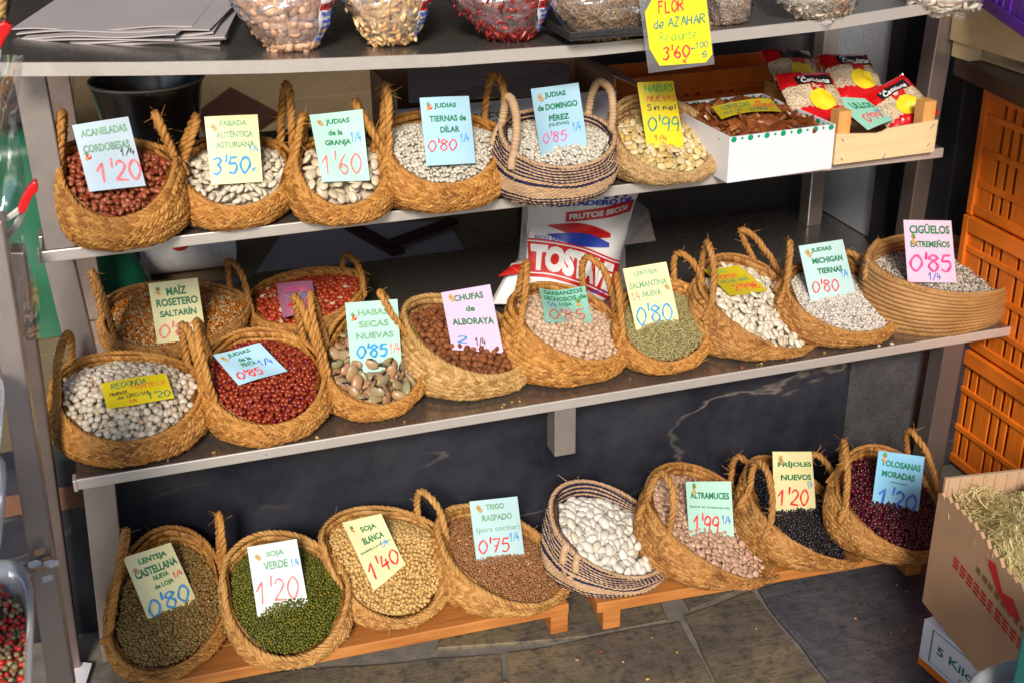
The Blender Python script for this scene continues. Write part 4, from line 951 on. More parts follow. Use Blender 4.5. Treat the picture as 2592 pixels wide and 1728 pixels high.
stand(b, (2286, 557), (2406, 559), (2421, 702), (2297, 700), 'pink', 'lilac pink card reading CIGÜELOS EXTREMEÑOS with magenta 0\'85',
      lines=[('CIGÜELOS', (.10, .76, .94, .94)), ('EXTREMEÑOS', (.10, .52, .92, .66))], price=("0'85", (.04, .08, .92, .44), 'magenta_ink', 1.3), frac=('1/4', (.40, -.06, .66, .08), 'navy_ink'), em=(.17, .66, 'plant'))
# ---- on the low stools
b = Basket((283, 1548), (577, 1530), (395, 1702), (432, 1333), (398, 1722), ZS, .20, bulge=.014, basek=.80)
make_basket('esparto_basket', b, 'oval golden basket of brown lentils, leftmost on the ground', G3, M[ST],
            [((314, 1374), (300, 1430), (312, 1600)), ((556, 1306), (556, 1440), (585, 1500))], hR=.0062)
goods(b, 'cast', 'brown_lentil_heap', 'heap of brown and green lentils below the LENTEJA CASTELLANA card')
stand(b, (312, 1410), (433, 1372), (493, 1508), (378, 1575), 'cream', 'cream card reading LENTEJA CASTELLANA, tilted, with bright blue 0\'80',
      lines=[('LENTEJA', (.24, .80, .82, .91)), ('CASTELLANA', (.08, .63, .96, .76)), ('NUEVA', (.38, .52, .70, .60)), ('de LOJA', (.34, .37, .74, .46))], price=("0'80", (.06, .0, .94, .33), 'blue_ink', 1.2), frac=('1/4', (.76, .42, .96, .54), 'red_ink'), em=(.12, .76, 'tan'), lean=.04)
b = Basket((569, 1490), (882, 1476), (735, 1668), (692, 1347), (745, 1690), ZS, .17, bulge=.012, basek=.82)
make_basket('esparto_basket', b, 'round golden basket brimming with green mung beans, no handles', G3, M['straw_mid'], [], rimR=.0050)
goods(b, 'verd', 'mung_bean_heap', 'heap of small glossy green mung beans below the white card', dome=.018)
stand(b, (626, 1384), (751, 1363), (778, 1517), (650, 1545), 'white', 'whitish card reading SOJA VERDE with pink 1\'20',
      lines=[('SOJA', (.34, .77, .70, .88)), ('VERDE', (.26, .59, .74, .72))], price=("1'20", (.04, .06, .88, .50), 'pink_ink', .9), frac=('1/4', (.80, .56, .96, .70), 'blue_ink'), em=(.16, .82, 'tan'), ink='pale_green_ink', lean=.04)
b = Basket((822, 1385), (1130, 1362), (1022, 1570), (930, 1284), (1020, 1586), ZS, .18, bulge=.012, basek=.82)
make_basket('esparto_basket', b, 'golden basket of round yellow soybeans with one raised loop handle', G3, M['straw_mid'],
            [((1085, 1255), (1048, 1325), (1110, 1375))], hR=.0062)
goods(b, 'blan', 'soybean_heap', 'heap of round yellow soybeans beside the slanted cream card', dome=.016)
stand(b, (864, 1322), (961, 1299), (1021, 1415), (939, 1478), 'cream', 'slanted cream card reading SOJA BLANCA with red 1\'40',
      lines=[('SOJA', (.36, .74, .76, .86)), ('BLANCA', (.28, .56, .84, .68)), ('(ensaladas y para guisar)', (.08, .44, .94, .49), 'green_ink', .02)], price=("1'40", (.06, .0, .96, .34), 'red_ink', 1.2), frac=('1/4', (.66, .38, .86, .52), 'blue_ink'), em=(.16, .86, 'plant'), lean=.04)
b = Basket((1120, 1378), (1427, 1428), (1315, 1532), (1215, 1284), (1285, 1562), ZS, .19, bulge=.014, basek=.84)
make_basket('esparto_basket', b, 'pale thick rimmed basket of brown wheat grains at the right end of the left stool', G3, M['straw_mid'], [], rimR=.0062, rows=9)
goods(b, 'trig', 'wheat_heap', 'heap of brown wheat grains below the TRIGO card', dome=.014)
stand(b, (1189, 1268), (1310, 1255), (1327, 1402), (1206, 1414), 'paleblue', 'pale blue card reading TRIGO RASPADO para cocinar with 0\'75',
      lines=[('TRIGO', (.30, .82, .68, .92)), ('RASPADO', (.20, .63, .82, .74)), ('(para cocinar)', (.06, .42, .96, .54), 'pale_green_ink', .0)], price=("0'75", (.06, .07, .70, .36), 'red_ink', 1.1), frac=('1/4', (.72, .24, .92, .40), 'blue_ink'), em=(.15, .86, 'tan'), ink='pale_green_ink', lean=.04)
b = Basket((1396, 1300), (1691, 1378), (1562, 1456), (1520, 1225), (1565, 1520), ZS, .19, bulge=.010, basek=.82, rnd=.35)
make_basket('striped_basket', b, 'navy striped rush basket of giant white beans without a card', G3, M['rush'], [((1440, 1458), (1412, 1395), (1440, 1430))], style='striped', rows=28)
goods(b, 'str2', 'giant_white_bean_heap', 'lower layer of giant white beans in the striped basket on the stool', ('giant_white_bean', 'giant plump white bean in the striped basket on the low stool', 'giant white beans of the striped basket'), dome=.022, db=.026)
b = Basket((1640, 1275), (1956, 1368), (1872, 1463), (1765, 1182), (1845, 1492), ZS, .22, bulge=.014, basek=.84)
make_basket('esparto_basket', b, 'brown basket of flat beige lupin seeds right of the striped basket', G3, M['straw_brown'],
            [((1690, 1208), (1652, 1263), (1705, 1333)), ((1880, 1160), (1856, 1215), (1902, 1290))], hR=.006)
goods(b, 'altr', 'lupin_seed_heap', 'heap of flat pinkish beige lupin seeds around the ALTRAMUCES card')
stand(b, (1736, 1218), (1850, 1217), (1859, 1363), (1744, 1349), 'mint', 'mint card reading ALTRAMUCES with red 1\'99',
      lines=[('ALTRAMUCES', (.08, .68, .94, .80)), ('(para el colesterol)', (.06, .50, .94, .55), 'green_ink', .02)], price=("1'99", (.12, .05, .70, .42), 'red_ink', 1.3), frac=('1/4', (.76, .24, .94, .40), 'navy_ink'), em=(.18, .86, 'plant'), lean=.04)
b = Basket((1902, 1262), (2180, 1362), (2085, 1410), (1975, 1165), (2072, 1450), ZS, .22, bulge=.012, basek=.82)
make_basket('esparto_basket', b, 'brown basket of small black beans with twin loop handles', G3, M['straw_brown'],
            [((1936, 1182), (1905, 1240), (1950, 1330)), ((2078, 1158), (2062, 1185), (2130, 1262))], hR=.006)
goods(b, 'frij', 'black_bean_heap', 'heap of small black beans below the FRÍJOLES card')
stand(b, (1958, 1142), (2057, 1142), (2064, 1288), (1961, 1291), 'cream', 'cream card reading FRÍJOLES NUEVOS with red 1\'20',
      lines=[('FRÍJOLES', (.10, .72, .96, .84)), ('NUEVOS', (.16, .51, .92, .61))], price=("1'20", (.08, .06, .82, .40), 'red_ink', 1.3), frac=('1/4', (.80, .36, .94, .50), 'blue_ink'), em=(.16, .86, 'tan'), lean=.04)
b = Basket((2122, 1248), (2386, 1292), (2312, 1398), (2232, 1130), (2292, 1433), ZS, .22, bulge=.012, basek=.82)
make_basket('esparto_basket', b, 'brown basket of dark purple beans, rightmost on the ground beside the cardboard box', G3, M['straw_brown'],
            [((2142, 1137), (2108, 1172), (2172, 1262)), ((2322, 1110), (2308, 1145), (2383, 1255))], hR=.006)
goods(b, 'tolo', 'purple_bean_heap', 'heap of dark purple beans below the TOLOSANAS card')
stand(b, (2224, 1139), (2340, 1155), (2325, 1296), (2208, 1268), 'sky', 'bright blue card reading TOLOSANAS MORADAS with blue 1\'20',
      lines=[('TOLOSANAS', (.08, .72, .94, .84)), ('MORADAS', (.12, .52, .84, .64)), ('(exquisitas)', (.32, .42, .68, .46), 'green_ink', .02)], price=("1'20", (.10, -.04, .94, .36), 'navy_ink', 1.3), em=(.14, .88, 'plant'), lean=.04)
# ================================================================== OTHER THINGS
def ribbon_pts(P, w, n): return P
# ---- wrapping paper on the top shelf
root = empty('paper_stack', atZ(300, 90, 1.11), 'untidy stack of grey wrapping paper on the left of the top shelf', 'paper stack')
sheets = [((92, 120), (556, 104), 1.104, .004), ((85, 117), (572, 97), 1.109, .003), ((76, 112), (568, 95), 1.112, .002), ((62, 103), (440, 99), 1.1145, .0015), ((66, 98), (540, 84), 1.1165, .002),
          ((52, 93), (445, 92), 1.119, .0015), ((40, 84), (530, 76), 1.121, .0015), ((30, 78), (486, 66), 1.1235, .0015)]
for i, (a, b, z, th) in enumerate(sheets):
    A, B = atZ(*a, z), atZ(*b, z); ex = unit(B-A); L = np.linalg.norm(B-A); ey = np.cross([0, 0, 1.], ex); n = 14
    V = []; F = []
    for j in range(n+1):
        for k in range(7):
            u, v = j/n, k/6; w = .0012*math.sin(u*5+i*2)*(1-v)+(.002*math.sin(u*9+i) if i > 3 else 0)
            V.append(A+ex*L*u+ey*.36*v+np.array([0, 0, w]))
    m = len(V); V += [np.array(v)-[0, 0, th] for v in V]
    for j in range(n):
        for k in range(6): q = j*7+k; F += [(q, q+7, q+8, q+1), (m+q, m+q+1, m+q+8, m+q+7)]
    for j in range(n): F.append((j*7, m+j*7, m+(j+1)*7, (j+1)*7))
    for k in range(6): F += [(k, k+1, m+k+1, m+k), (n*7+k, m+n*7+k, m+n*7+k+1, n*7+k+1)]
    mk('sheet', V, F, M['paper'], root, False)
# ---- clear bags of nuts and seeds
def bag(levels, depth, label, kind, label2, printed=False, plastic='bag_plastic', tip=None, Y=None, ry=.05, contents=True, cat='bag of goods'):
    """levels: (y pixel, x left, x right) from the bottom up, all at one depth"""
    lv = []
    for i, (y, xl, xr) in enumerate(levels):
        a, b = atY(xl, y, Y), atY(xr, y, Y); lv.append(((a+b)/2, np.linalg.norm(b-a)/2, ry*(.25 if i == 0 else min(1, .5+.3*i))))
    c, r, d = lv[-1]; lv += [(c+[0, .01, .05], r*1.03, d), (c+[0, .015, .10], r*.9, d*.9), (c+[0, .02, .14], r*.5, d*.5)]
    cs = np.array([l[0] for l in lv]); rs = np.array([l[1] for l in lv]); ds = np.array([l[2] for l in lv]); S = np.linspace(0, 1, len(lv))
    def P(th, t, k=1.0):
        th, t = np.broadcast_arrays(np.asarray(th, float), np.asarray(t, float))
        c = np.stack([np.interp(t, S, cs[:, q]) for q in range(3)], -1); r = np.interp(t, S, rs); d = np.interp(t, S, ds)
        cr = .0016*np.sin(th*11+t*23)+.0012*np.sin(th*23-t*31)
        return c+np.stack([np.sign(np.cos(th))*np.abs(np.cos(th))**.8*(r+cr)*k, np.sin(th)*(d+cr)*k+ry*.6, 0*th], -1)
    root = empty('clear_bag', P(0., 0.), label, 'bag', 'clear plastic bags on the top shelf')
    nth, nt2 = 48, 26; TH, TT = np.meshgrid(np.arange(nth)*2*np.pi/nth, np.linspace(0, 1, nt2), indexing='ij'); V = P(TH, TT).reshape(-1, 3)
    F = [(i*nt2+k, ((i+1) % nth)*nt2+k, ((i+1) % nth)*nt2+k+1, i*nt2+k+1) for i in range(nth) for k in range(nt2-1)]
    mk('film', V, np.array(F), M[plastic], root)
    if tip:
        tp = atY(*tip, Y-.005); a, b = P(math.pi*1.15, 0.0), P(-.15*math.pi, 0.0); MB().add([a, b, tp], [(0, 1, 2)]).put('sealed_corner', M[plastic], root)
    if printed:
        t0, t1 = -.98, -.30; tt = np.linspace(.02, 1, 14); th = np.linspace(t0, t1, 8)
        def pp(u, v, h=0.0): return P(t0+(t1-t0)*np.asarray(u), np.asarray(v)*.9+.04, 1.02+h)
        U, Vv = np.meshgrid(np.linspace(0, 1, 8), np.linspace(0, 1, 16), indexing='ij'); V = pp(U, Vv).reshape(-1, 3)
        F = np.array([(i*16+k, (i+1)*16+k, (i+1)*16+k+1, i*16+k+1) for i in range(7) for k in range(15)])
        mk('printed_strip', V, F, M['white_print'], root)
        def band(v0, v1, mt, h):
            U, Vv = np.meshgrid(np.linspace(.0, 1, 8), np.linspace(v0, v1, 3), indexing='ij'); V = pp(U, Vv, h).reshape(-1, 3)
            mk('printed_band', V, np.array([(i*3+k, (i+1)*3+k, (i+1)*3+k+1, i*3+k+1) for i in range(7) for k in range(2)]), M[mt], root)
        band(.40, .49, 'red_print', .012)
        for txt, v0, v1, mt in (('GRANADA', .42, .47, 'black_print'), ('FRUTOS SECOS', .345, .385, 'blue_print'), ('Avellanas', .29, .325, 'blue_print'), ('Almendras', .235, .27, 'blue_print'), ('Nueces', .18, .215, 'blue_print'), ('Pasas', .125, .16, 'blue_print')):
            Vt, Ft, _ = font_mesh(txt, .05); wd = min(.85, .09*len(txt))
            mk('lettering', pp(.12+Vt[:, 0]*wd, v0+Vt[:, 1]*(v1-v0), .022), Ft, M[mt], root, False)
    if contents:
        t, stops, s, rgh = kind; n = int(2.2*rs.mean()*math.pi*(cs[-1, 2]-cs[0, 2])/(s*s)); mat = m_seed('bagged_'+label2.replace(' ', '_')[:16], stops, rgh)
        parts = []; off = 0
        for k_, m_ in ((.885, 1), (.80, .8)):
            g = []; q = 0
            for k in range(int((cs[-2, 2]-cs[0, 2])/(s*.8))+1):
                t_ = .03+.80*k*s*.8/(cs[-2, 2]-cs[0, 2]); r = np.interp(t_, S, rs); nn = int(math.pi*r*1.15/(s*.95))+1
                for j in range(nn): g.append((math.pi+math.pi*(j+.5*(k % 2))/nn+RNG.normal()*.02, min(.86, t_+RNG.normal()*.004)))
            g = np.array(g); p = P(g[:, 0], g[:, 1], k_); nrm = np.stack([np.cos(g[:, 0])*.9, np.sin(g[:, 0]), -.25+0*g[:, 0]], 1); nrm /= np.linalg.norm(nrm, axis=1)[:, None]
            E = np.cross([0, 0, 1.], nrm); E /= np.linalg.norm(E, axis=1)[:, None]; X, Yv, Z = frames(E, np.cross(nrm, E), nrm, RNG.random(len(g))*6.28, RNG.normal(size=(len(g), 2))*.4)
            v, f, a, b = scatter_mesh(t, p, X, Yv, Z, .85+.3*RNG.random(len(g)), RNG.random(len(g))); parts.append((v, f+off, a, b)); off += len(v)
        o = mk('bagged_goods', np.concatenate([p[0] for p in parts]), np.concatenate([p[1] for p in parts]), mat, None, True, {'tint': np.concatenate([p[2] for p in parts]), 'mark': np.concatenate([p[3] for p in parts])})
        tag(o, label2, 'dried goods', None, 'stuff')
    return root
K = lambda *a: a
bag([(136, 692, 800), (112, 668, 818), (70, 630, 840), (20, 596, 852), (0, 585, 858)], 0, 'clear bag of peach coloured whole almonds, leftmost bag on the top shelf', K(tm(4, .0200, .0135, .0085, wr=.12), [(0, (.62, .36, .22)), (.5, (.72, .46, .30)), (1, (.52, .27, .16))], .0150, .4), 'peach coloured almonds inside the leftmost bag', True, Y=.045)
cash = [seed_mesh(.023, .0095, .0085, bend=.85, nu=10, nv=6, seed=i) for i in range(3)]
bag([(113, 948, 1050), (90, 925, 1068), (50, 900, 1085), (0, 876, 1105)], 0, 'clear bag of pale cashew nuts, second bag on the top shelf', K(cash, [(0, (.70, .45, .20)), (.5, (.78, .56, .30)), (1, (.60, .32, .12))], .0135, .35), 'pale curved cashews inside the second bag', True, Y=.045)
bag([(98, 1270, 1372), (80, 1235, 1378), (40, 1185, 1392), (0, 1150, 1402)], 0, 'clear bag of dark red dried peppers on the top shelf', K(tm(4, .030, .0075, .006, bend=.5, wr=.4, nu=9, nv=5), [(0, (.20, .012, .012)), (.5, (.32, .035, .03)), (1, (.12, .01, .01))], .0115, .3), 'dark red dried peppers inside the third bag', True, Y=.04)
curl = [seed_mesh(.020, .0035, .003, bend=1.7, nu=9, nv=4, seed=i, wr=.2) for i in range(4)]
bag([(104, 1500, 1600), (85, 1455, 1640), (40, 1425, 1650), (0, 1405, 1655)], 0, 'clear bag of dried orange blossom standing in a dark tray', K(curl, [(0, (.44, .25, .10)), (.5, (.56, .36, .17)), (1, (.30, .15, .05))], .0088, .6), 'dried curled orange blossom inside the bag in the tray', False, Y=.0, plastic='bag_plastic', cat='bag')
bag([(66, 1812, 1902), (50, 1806, 1912), (0, 1800, 1920)], 0, 'clear bag of small pale seeds behind the FLOR DE AZAHAR sign', K(tm(3, .0105, .0048, .004, nu=6, nv=4), [(0, (.46, .32, .22)), (.5, (.58, .43, .32)), (1, (.36, .24, .16))], .0062, .5), 'small pale sunflower seeds inside their bag', False, Y=.02)
bag([(52, 2070, 2140), (30, 2020, 2182), (0, 1985, 2190)], 0, 'clear bag of flat pumpkin seeds with a pointed corner over the shelf edge', K(tm(3, .0190, .0105, .0035, nu=8, nv=4), [(0, (.58, .48, .36)), (.5, (.68, .60, .48)), (1, (.46, .36, .26))], .0110, .4), 'flat pale pumpkin seeds inside the pointed bag', False, tip=(2100, 74), Y=-.01)
bag([(36, 2395, 2480), (18, 2350, 2508), (0, 2320, 2515)], 0, 'clear bag of large white pods at the right end of the top shelf', K(tm(3, .027, .0185, .007, nu=8, nv=5), [(0, (.66, .58, .46)), (.5, (.76, .70, .62)), (1, (.56, .46, .34))], .0180, .4), 'large flat white seeds inside the rightmost bag', False, tip=(2440, 54), Y=-.01)
# tray and its sign
a, b = atY(1518, 116, -.035), atY(1712, 106, -.035)
MB().box((a[0]-.045, -.035, 1.094), (b[0]+.03, .20, 1.097)).box((a[0]-.045, -.035, 1.097), (b[0]+.03, -.032, 1.107)).box((a[0]-.045, -.032, 1.097), (a[0]-.042, .20, 1.107)).put('dark_tray', M['blackwall'], None, False, .0015)
tag(bpy.data.objects['dark_tray'], 'shallow dark tray jutting over the front edge of the top shelf', 'tray')
p00, p10, p01 = atY(1645, 182, -.05), atY(1806, 160, -.05), atY(1620, -10, -.035)
c = Card(p00, p10, p01); root = empty('hanging_sign', (p00+p10)/2, 'yellow eight sided FLOR DE AZAHAR price sign in a clear sleeve hanging at the top', 'price sign')
c.poly([(-.02, -.02), (1.02, -.02), (1.02, 1.2), (-.02, 1.2)], M['milky_plastic'], root, 'plastic_sleeve', -.0012)
c.poly([(.16, .06), (.88, .02), (1.0, .12), (1.0, .86), (.88, .94), (.20, .97), (.04, .78), (.04, .30)], M['card_yellow'], root, 'yellow_sheet', .0)
c.write('FLOR', (.24, .73, .64, .91), M['red_ink'], root, wid=1.5); c.write('de AZAHAR', (.14, .54, .95, .68), M['teal_ink'], root, wid=1.3); c.write('Relajante', (.20, .36, .78, .50), M['lime_ink'], root, wid=.8)
c.write("3'60", (.22, .12, .66, .32), M['red_ink'], root, wid=1.5); c.write('-', (.67, .22, .74, .24), M['teal_ink'], root, wid=1.5); c.write('100', (.75, .22, .95, .31), M['teal_ink'], root, wid=1.3); c.write('g', (.83, .09, .91, .18), M['teal_ink'], root, wid=1.2); c.write('€', (.52, .05, .60, .11), M['red_ink'], root, wid=1.6)
# ---- bucket
cb = atY(371, 210, .36); rb = np.linalg.norm(atY(518, 200, .36)-atY(224, 200, .36))/2; zt = cb[2]+.005
root = empty('steel_bucket', (cb[0], .36, Z2), 'black and steel bucket standing behind the left baskets on the middle shelf', 'bucket')
M['bucket'] = m_steel('dark_bucket_steel', (.12, .12, .125), .22, .2, (20, 20, 3), .9)
H = zt-Z2-.001; prof = [(rb*.66, 0), (rb*.70, .004), (rb*.80, H*.45), (rb*.83, H*.5), (rb*.97, H-.01), (rb*1.0, H), (rb*.985, H+.003), (rb*.95, H-.006), (rb*.80, H*.5), (rb*.65, .01), (0, .009)]
V = []; F = []; n = 56
for r, h in prof:
    for j in range(n): th = 2*np.pi*j/n; V.append((cb[0]+r*math.cos(th), .36+r*math.sin(th), Z2+.0008+h))
for i in range(len(prof)-1):
    for j in range(n): F.append((i*n+j, i*n+(j+1) % n, (i+1)*n+(j+1) % n, (i+1)*n+j))
mk('bucket_body', V, np.array(F), M['bucket'], root)
q = np.arange(64)*2*np.pi/64; V, F = tube(np.stack([cb[0]+rb*np.cos(q), .36+rb*np.sin(q), np.full(64, zt+.001)], 1), .0028, 6, closed=True); mk('rolled_rim', V, np.array(F), M['post'], root)
# ---- cardboard box behind the middle baskets
A, B = atY(1003, 300, .30), atY(1560, 262, .30); zt = atY(1400, 243, .30)[2]; zb = Z2
root = empty('open_carton', ((A[0]+B[0])/2, .36, zb), 'open cardboard fruit carton with grey paper inside, behind the striped basket', 'cardboard box')
x0, x1 = A[0], B[0]; y0, y1 = .30, .50
MB().box((x0, y0, zb), (x1, y0+.004, zt)).put('front_wall', M['white_card'], root)
MB().box((x0, y0+.0045, zb), (x0+.004, y1, zt+.03)).put('side_wall', M['brown_card'], root); MB().box((x1-.004, y0+.0045, zb), (x1, y1, zt+.02)).put('side_wall', M['brown_card'], root)
MB().box((x0+.0045, y1-.004, zb), (x1-.0045, y1, zt+.045)).put('back_wall', M['brown_card'], root); MB().box((x0+.005, y0+.005, zb), (x1-.005, y1-.005, zb+.004)).put('bottom', M['brown_card'], root)
P0, P1, P2, P3 = atY(1035, 262, .31), atY(1440, 238, .31), atY(1440, 165, .47), atY(1030, 152, .47)
MB().hexa([P0, P1, P2, P3], [p+np.array([0, -.0004, .001]) for p in (P0, P1, P2, P3)]).put('grey_paper', M['paper'], root)
MB().hexa([(x1+.0005, y0+.02, zt+.019), (x1+.07, y0+.03, zt-.015), (x1+.07, y1-.02, zt-.01), (x1+.0005, y1-.01, zt+.019)], [(x1+.0005, y0+.02, zt+.022), (x1+.07, y0+.03, zt-.012), (x1+.07, y1-.02, zt-.007), (x1+.0005, y1-.01, zt+.022)]).put('flap', M['pale_card'], root)
c = Card(np.array([x0, y0, zb]), np.array([x1, y0, zb]), np.array([x0, y0, zt])); hh = zt-zb
c.text('FRESA MOSCATEL', (.34, .66, .84, .82), M['green_ink'], root, bold=.0)
# ---- plastic crates
def slot_crate(name, o, ex, ey, L, Wd, H, mat, label, group, nb=18, rows=2, handle=True):
    """open crate: long face along ex (length L), depth along ey, height H"""
    o = np.array(o, float); ez = np.array([0, 0, 1.]); root = empty(name, o+ex*L/2+ey*Wd/2, label, 'crate', group)
    th = .005; mb = MB()
    def bx(a, b): mb.frame(o, ex, ey, ez, a, b)
    bx((0, 0, 0), (L, Wd, .004))
    for z0, z1, p in [(0.0045, .022, .004), (H-.030, H-.0, .006)]+[(H*(k+1)/(rows+1)-.006, H*(k+1)/(rows+1)+.006, .003) for k in range(rows)]:
        bx((-p, -p, z0), (L+p, th, z1)); bx((-p, Wd-th, z0), (L+p, Wd+p, z1)); bx((-p, th+.0002, z0), (th, Wd-th-.0002, z1)); bx((L-th, th+.0002, z0), (L+p, Wd-th-.0002, z1))
    for cx_, cy_ in ((0, 0), (L, 0), (0, Wd), (L, Wd)): bx((cx_-.008 if cx_ else -.007, cy_-.008 if cy_ else -.007, .0002), (cx_+.007 if cx_ else .008, cy_+.007 if cy_ else .008, H-.0002))
    mb.put('frame', M[mat], root, bev=.0015)
    me = None
    def slats(o2, e1, e2, n, Ln):
        nonlocal me
        pitch = (Ln-.016)/n
        for k in range(n):
            if me is None:
                s = MB().box((0, 0, .0225), (1, 1, H-.0305)); me = bpy.data.meshes.new('slat'); me.from_pydata([tuple(v) for v in s.V], [], s.F); me.materials.append(M[mat])
            ob = bpy.data.objects.new('slat', me); COL.objects.link(ob); ob.parent = root
            w = pitch*(.95 if k % 4 == 0 else .60)
            q = o2+e1*(.008+pitch*k)-base_of(root); a = e1*w; b = e2*.0035
            ob.matrix_basis = Matrix(((a[0], b[0], 0, q[0]), (a[1], b[1], 0, q[1]), (0, 0, 1, q[2]), (0, 0, 0, 1)))
    slats(o, ex, ey, nb, L); slats(o+ey*(Wd-.004), ex, ey, nb, L); slats(o, ey, ex, int(nb*Wd/L), Wd); slats(o+ex*(L-.004), ey, ex, int(nb*Wd/L), Wd)
    return root
D = np.array([0, -1., 0]); E_ = np.array([1., 0, 0])
c0 = atY(2446, 560, .16); Xc = c0[0]
for k, (z, lb) in enumerate(((ZF, 'lowest orange plastic crate of the stack at the right'), (ZF+.252, 'orange plastic crate second from the bottom of the right stack'), (ZF+.504, 'topmost orange slotted crate of the right stack under the ledge'))):
    slot_crate('orange_crate', (Xc+.004*k, .16, z), D, E_, .56, .36, .25, 'orange_plastic', lb, 'orange crates stacked at the right', 22, 3 if k else 2)
slot_crate('orange_crate', (1.02, .50, Z2), E_, np.array([0, 1., 0]), .46, .11, .07, 'orange_plastic', 'orange crate in shadow behind the pork rind box', 'crates at the back of the middle shelf', 18, 1)
slot_crate('purple_crate', (.86, .46, Z2+.135), E_, np.array([0, 1., 0]), .56, .15, .085, 'purple_plastic', 'purple plastic crate in shadow under the top shelf', 'crates at the back of the middle shelf', 20, 1)
# ---- ledge with crates at the top right
P1 = atY(2418, 146, .20); zl = P1[2]; Xl = P1[0]
P2 = atZ(2592, 228, zl); dl = P2-P1; q0, q1 = P1, P1+dl*5
MB().hexa([q0-[0, 0, .03], q1-[0, 0, .03], [q1[0]+.7, q1[1], zl-.03], [q0[0]+.6, q0[1], zl-.03]], [q0, q1, [q1[0]+.7, q1[1], zl], [q0[0]+.6, q0[1], zl]]).put('dark_ledge', M['darkwood']); tag(bpy.data.objects['dark_ledge'], 'dark wooden ledge above the orange crates at the upper right', 'ledge')
for yy in (.13, -.70): MB().box((Xl+.50, yy-.03, ZF), (Xl+.54, yy+.01, zl-.036)).put('ledge_leg', M['darkwood'], bpy.data.objects['dark_ledge'])
root = empty('poplar_crate', (Xl+.2, -.1, zl), 'pale poplar crate with a crumpled blue bag inside, on the dark ledge', 'wooden crate')
for z0, z1 in ((.030, .098),): MB().box((Xl-.006, -.45, zl+z0), (Xl-.002, .215, zl+z1)).put('side_board', M['crate_wood'], root)
for y_ in (.19, -.12, -.42): MB().box((Xl-.0015, y_-.03, zl+.001), (Xl+.024, y_+.02, zl+.099)).put('corner_block', M['crate_wood'], root)

MB().box((Xl+.026, .211, zl+.02), (Xl+.36, .215, zl+.0985)).put('end_board', M['crate_wood'], root); MB().box((Xl+.026, -.45, zl+.001), (Xl+.36, .210, zl+.005)).put('base_board', M['crate_wood'], root)
MB().box((Xl+.361, -.45, zl+.02), (Xl+.365, .19, zl+.0985)).put('side_board', M['crate_wood'], root)
V = []; F = []
for i in range(25):
    for j in range(13): V.append((Xl+.05+.28*j/12, -.40+.55*i/24, zl+.02+.045*math.sin(math.pi*j/12)*(.7+.5*RNG.random())))
F = [(i*13+j, i*13+j+1, (i+1)*13+j+1, (i+1)*13+j) for i in range(24) for j in range(12)]
M['blue_film'] = m_plain('crumpled_blue_white_film', (.40, .47, .62), .2, nz=.4, nscale=14, bmp=1.0)
o = mk('crumpled_bag', V, F, M['blue_film'], None, False); tag(o, 'crumpled bluish plastic bag lying inside the poplar crate', 'plastic bag')
pa_, pb_ = atZ(2495, 28, zl+.106), atZ(2592, 98, zl+.106); ep = unit(pb_-pa_); en = np.cross([0, 0, 1.], ep)
slot_crate('purple_crate', pa_-ep*.03, ep, en, .50, .30, .17, 'purple_plastic', 'bright purple plastic crate at the top right corner', 'crates on the dark ledge', 12, 2)
# ---- white box of pork rinds
A, B = atZ(1840, 464, Z2+.001), atZ(2104, 427, Z2+.001); ex = unit(B-A); ey = np.cross([0, 0, 1.], ex); L = np.linalg.norm(B-A); ez = np.array([0, 0, 1.])
H = atY(1845, 349, A[1])[2]-A[2]; Dp = .23
root = empty('white_carton', A+ex*L/2, 'white cardboard box with a green dotted rim full of brown pork rinds', 'cardboard box')
def fb(o, a, b, n, m, r=root): return MB().frame(o, ex, ey, ez, a, b).put(n, M[m], r)
fb(A, (0, 0, 0), (L, .004, H), 'front_wall', 'white_card'); fb(A, (0, .0042, 0), (.004, Dp, H), 'side_wall', 'white_card'); fb(A, (L-.004, .0042, 0), (L, Dp, H), 'side_wall', 'white_card'); fb(A, (.0042, Dp-.004, 0), (L-.0042, Dp, H), 'back_wall', 'white_card'); fb(A, (.0045, .0045, 0), (L-.0045, Dp-.0045, .003), 'bottom', 'white_card')
c = Card(A, A+ex*L, A+ez*H)
for k in range(13):
    r_ = .021 if k % 2 == 0 else .010; c.blob((.04+k*.92/12, .945 if k % 2 == 0 else .95), r_*1.25, r_*L/H*1.15, M['green_print'], root, 'green_dot', 14, .0004)
cs_ = Card(A+ex*(L-.004)+ey*.004, A+ex*(L-.004)+ey*Dp, A+ex*(L-.004)+ey*.004+ez*H)
cb_ = Card(A+ey*(Dp-.004)+ex*.004, A+ey*(Dp-.004)+ex*L, A+ey*(Dp-.004)+ex*.004+ez*H)
for k in range(14):
    r_ = .022 if k % 2 == 0 else .010
    cs_.n = -ex; cs_.blob((.03+k*.94/13, .93), r_*1.2, r_*2.6, M['green_print'], root, 'green_dot', 12, .0004); cb_.n = -ey; cb_.blob((.03+k*.94/13, .93), r_*1.2, r_*2.6, M['green_print'], root, 'green_dot', 12, .0004)
chunk = [seed_mesh(.026, .018, .0085, wr=.6, nu=6, nv=4, seed=i, boxy=.6, bend=.2) for i in range(6)]
g = []
for i in range(11):
    for j in range(11):
        for l in range(3): g.append((.012+(L-.024)*(i+RNG.random())/11, .012+(Dp-.024)*(j+RNG.random())/11, l))
g = np.array(g); n = len(g); u, v = g[:, 0]/L, g[:, 1]/Dp; hz = H-.012+.020*np.sin(np.pi*u)*np.sin(np.pi*v)*(1+.3*np.sin(u*9))-g[:, 2]*.009+RNG.normal(size=n)*.003
